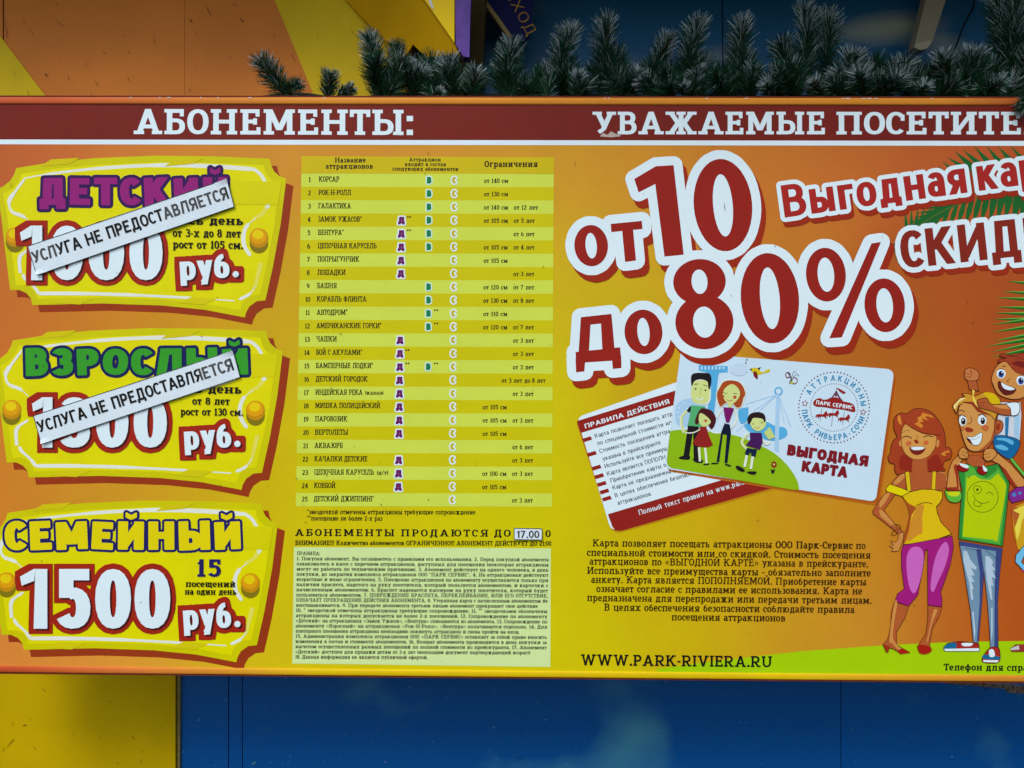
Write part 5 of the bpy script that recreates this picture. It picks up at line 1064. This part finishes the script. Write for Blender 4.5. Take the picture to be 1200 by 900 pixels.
# screw heads on the blue wall
for x, y in ((609, 889), (1155, 806)):
    c = B(x, y, .3035); tube('screw', [(c[0], c[1] + .001, c[2]), (c[0], c[1] - .001, c[2])], .0042, mat((60, 74, 92), key='scr'), lb, 10)
# bit of woven mat showing under the right end
wm = thing('woven_trim', 'grey brown woven strip under the right end of the board', 'trim')
for k in range(17):
    x = 1108 + k * 11.5; y = 798.5 + k * 1.0
    for j in range(2):
        slab('weave', [(x + j * 5, y + j * 5 - 2), (x + 10 + j * 5, y + j * 5 - 1), (x + 9 + j * 5, y + 3 + j * 5 * (k > 5)), (x - 1 + j * 5, y + 2 + j * 5 * (k > 5))], .06 + .002 * (k % 2), .008, mat((104, 92, 78), var=.35, scale=60, key='weave'), wm)

# ------------------------------------------------------------------ fir garland
gar = thing('fir_garland', 'frosted artificial fir garland lying along the top of the board', 'garland')
def ndm(c, k): return mat(c, rough=.5, var=.25, scale=120, bump=0, key=k)
NG, ND, NF = ndm((40, 86, 62), 'n1'), ndm((22, 52, 38), 'n2'), ndm((196, 212, 218), 'n3')
TW = mat((92, 64, 40), rough=.7, var=.3, scale=80, key='twig')
def fir(name, base, tip, rad, yb, yt, n, frost, seed):
    r_ = random.Random(seed); p0 = Vector(B(base[0], base[1], yb)); p1 = Vector(B(tip[0], tip[1], yt))
    ax = (p1 - p0); L = ax.length; t = ax.normalized(); a = t.orthogonal().normalized(); b = t.cross(a)
    bend = (a * r_.uniform(-1, 1) + b * r_.uniform(-1, 1)) * L * .17
    V = []; F = []; MI = []
    for k in range(n):
        s_ = r_.random() ** .8; s_ = min(s_, .995)
        c = p0 + ax * s_ + bend * math.sin(s_ * math.pi)
        ph = r_.uniform(0, 2 * math.pi); out = a * math.cos(ph) + b * math.sin(ph)
        fw = .75 + .9 * max(0, s_ - .75) * 4 * r_.random() + r_.uniform(-.2, .35)
        d = (out + t * fw).normalized(); ln_ = rad * r_.uniform(.7, 1.12) * (1 - .35 * max(0, s_ - .85) / .15)
        e = c + d * ln_ + Vector((0, 0, -.0015)) * r_.random()
        side = d.cross(Vector((r_.uniform(-1, 1), r_.uniform(-1, 1), r_.uniform(-1, 1)))).normalized(); w_ = .00042 * r_.uniform(.8, 1.5); up = d.cross(side).normalized()
        fz = r_.random() < .8 * frost * (.1 + .9 * s_ * s_) * (1.25 if d.z > -.1 else .5)
        m1 = c + (e - c) * (.42 if fz else .8)
        q = len(V); V += [c + side * w_, c - side * w_, c + up * w_, m1 + side * w_, m1 - side * w_, m1 + up * w_, e + side * w_ * .5, e - side * w_ * .5, e + up * w_ * .5]
        for i in range(2):
            for j in range(3):
                F.append((q + i * 3 + j, q + i * 3 + (j + 1) % 3, q + i * 3 + 3 + (j + 1) % 3, q + i * 3 + 3 + j))
                MI.append((2 if i == 1 and fz else (0 if (k % 3) else 1)))
        F.append((q + 6, q + 7, q + 8)); MI.append(2 if fz else 0)
    me = bpy.data.meshes.new(name); me.from_pydata(V, [], F)
    for m in (NG, ND, NF): me.materials.append(m)
    me.polygons.foreach_set('material_index', MI)
    o = link(name, me, gar)
    tube('twig', [p0, p0 + ax * .5 + bend, p1 + t * .002], [.0022, .0018, .0026], TW, o)
TIPS = [((336, 116), (306, 72), 20, .07, .05, .5), ((330, 112), (350, 100), 13, .05, .03, .4), ((384, 116), (386, 88), 15, .06, .05, .6), ((395, 112), (412, 103), 10, .04, .03, .6), ((452, 116), (431, 44), 19, .09, .07, .55), ((462, 118), (466, 54), 17, .1, .1, .35), ((452, 116), (470, 72), 21, .06, .05, .3),
        ((480, 116), (500, 84), 16, .08, .08, .2), ((540, 116), (530, 70), 19, .07, .05, .55), ((510, 116), (518, 88), 18, .08, .07, .25), ((552, 116), (556, 84), 16, .06, .04, .5), ((508, 112), (516, 108), 9, .03, .02, .7), ((598, 118), (599, 54), 23, .08, .06, .6), ((596, 116), (592, 84), 24, .09, .08, .1),
        ((664, 118), (672, 36), 22, .09, .06, .65), ((658, 118), (656, 76), 22, .09, .08, .1), ((676, 116), (678, 88), 14, .04, .03, .7), ((720, 118), (713, 24), 23, .09, .07, .5), ((730, 118), (722, 66), 25, .09, .09, .12), ((760, 118), (784, 44), 19, .09, .06, .55), ((758, 118), (762, 80), 22, .09, .08, .12), ((812, 118), (822, 28), 22, .09, .07, .55),
        ((816, 118), (812, 76), 26, .09, .08, .12), ((802, 114), (801, 103), 11, .03, .02, .7), ((878, 118), (871, 26), 22, .09, .07, .6), ((880, 118), (876, 76), 25, .09, .09, .1), ((922, 118), (940, 12), 22, .09, .07, .55), ((936, 118), (918, 52), 24, .09, .08, .4), ((962, 100), (968, 18), 20, .1, .08, .5), ((930, 118), (934, 70), 27, .1, .09, .15), ((905, 112), (900, 100), 14, .05, .03, .7),
        ((985, 112), (998, 66), 22, .08, .04, .6), ((1002, 112), (984, 84), 20, .07, .04, .6), ((1012, 114), (1006, 88), 22, .06, .02, .75), ((965, 116), (954, 96), 13, .04, .02, .75), ((1036, 112), (1050, 92), 20, .06, .03, .65), ((1046, 112), (1062, 76), 22, .08, .06, .4), ((1080, 112), (1084, 102), 13, .04, .02, .75), ((1112, 114), (1104, 68), 20, .08, .05, .6), ((1124, 112), (1140, 64), 22, .08, .05, .6), ((1120, 116), (1116, 84), 26, .09, .08, .15),
        ((1165, 116), (1168, 0), 26, .1, .08, .35), ((1186, 116), (1184, 30), 26, .09, .06, .45), ((1196, 112), (1200, -10), 26, .08, .06, .5), ((1150, 114), (1172, 98), 17, .05, .01, .65), ((1140, 116), (1164, 84), 24, .09, .07, .2), ((1204, 112), (1203, 124), 16, .0, -.02, .6), ((1192, 112), (1212, 70), 24, .07, .03, .5), ((1090, 118), (1076, 90), 24, .1, .1, .1), ((1030, 118), (1022, 76), 24, .1, .1, .1), ((850, 118), (846, 84), 20, .1, .1, .1), ((780, 118), (790, 84), 20, .1, .1, .1), ((700, 118), (694, 84), 20, .1, .1, .1), ((635, 118), (640, 92), 18, .1, .1, .1)]
gr = random.Random(21)
for k in range(46):                             # low tangle between the tall sprigs
    x = 440 + k * 16.8 + gr.uniform(-6, 6)
    if 556 < x < 585: continue
    TIPS.append(((x, 117), (x + gr.uniform(-26, 26), gr.uniform(70, 104)), gr.uniform(16, 24), gr.uniform(.05, .11), gr.uniform(.03, .11), gr.choice((.1, .15, .3, .6))))
for i, (bs, tp, rd, yb, yt, fr) in enumerate(TIPS):
    L = math.hypot(bs[0] - tp[0], bs[1] - tp[1])
    fir('fir_sprig', bs, tp, rd * S * 1.12, yb, yt, int(210 + L * 9), fr, i)
rp = [B(x, 114 + 3 * math.sin(x * .05), .08) for x in range(300, 1300, 20)]
tube('garland_core', rp, .005, mat((24, 40, 34), key='core', rough=.8), gar)
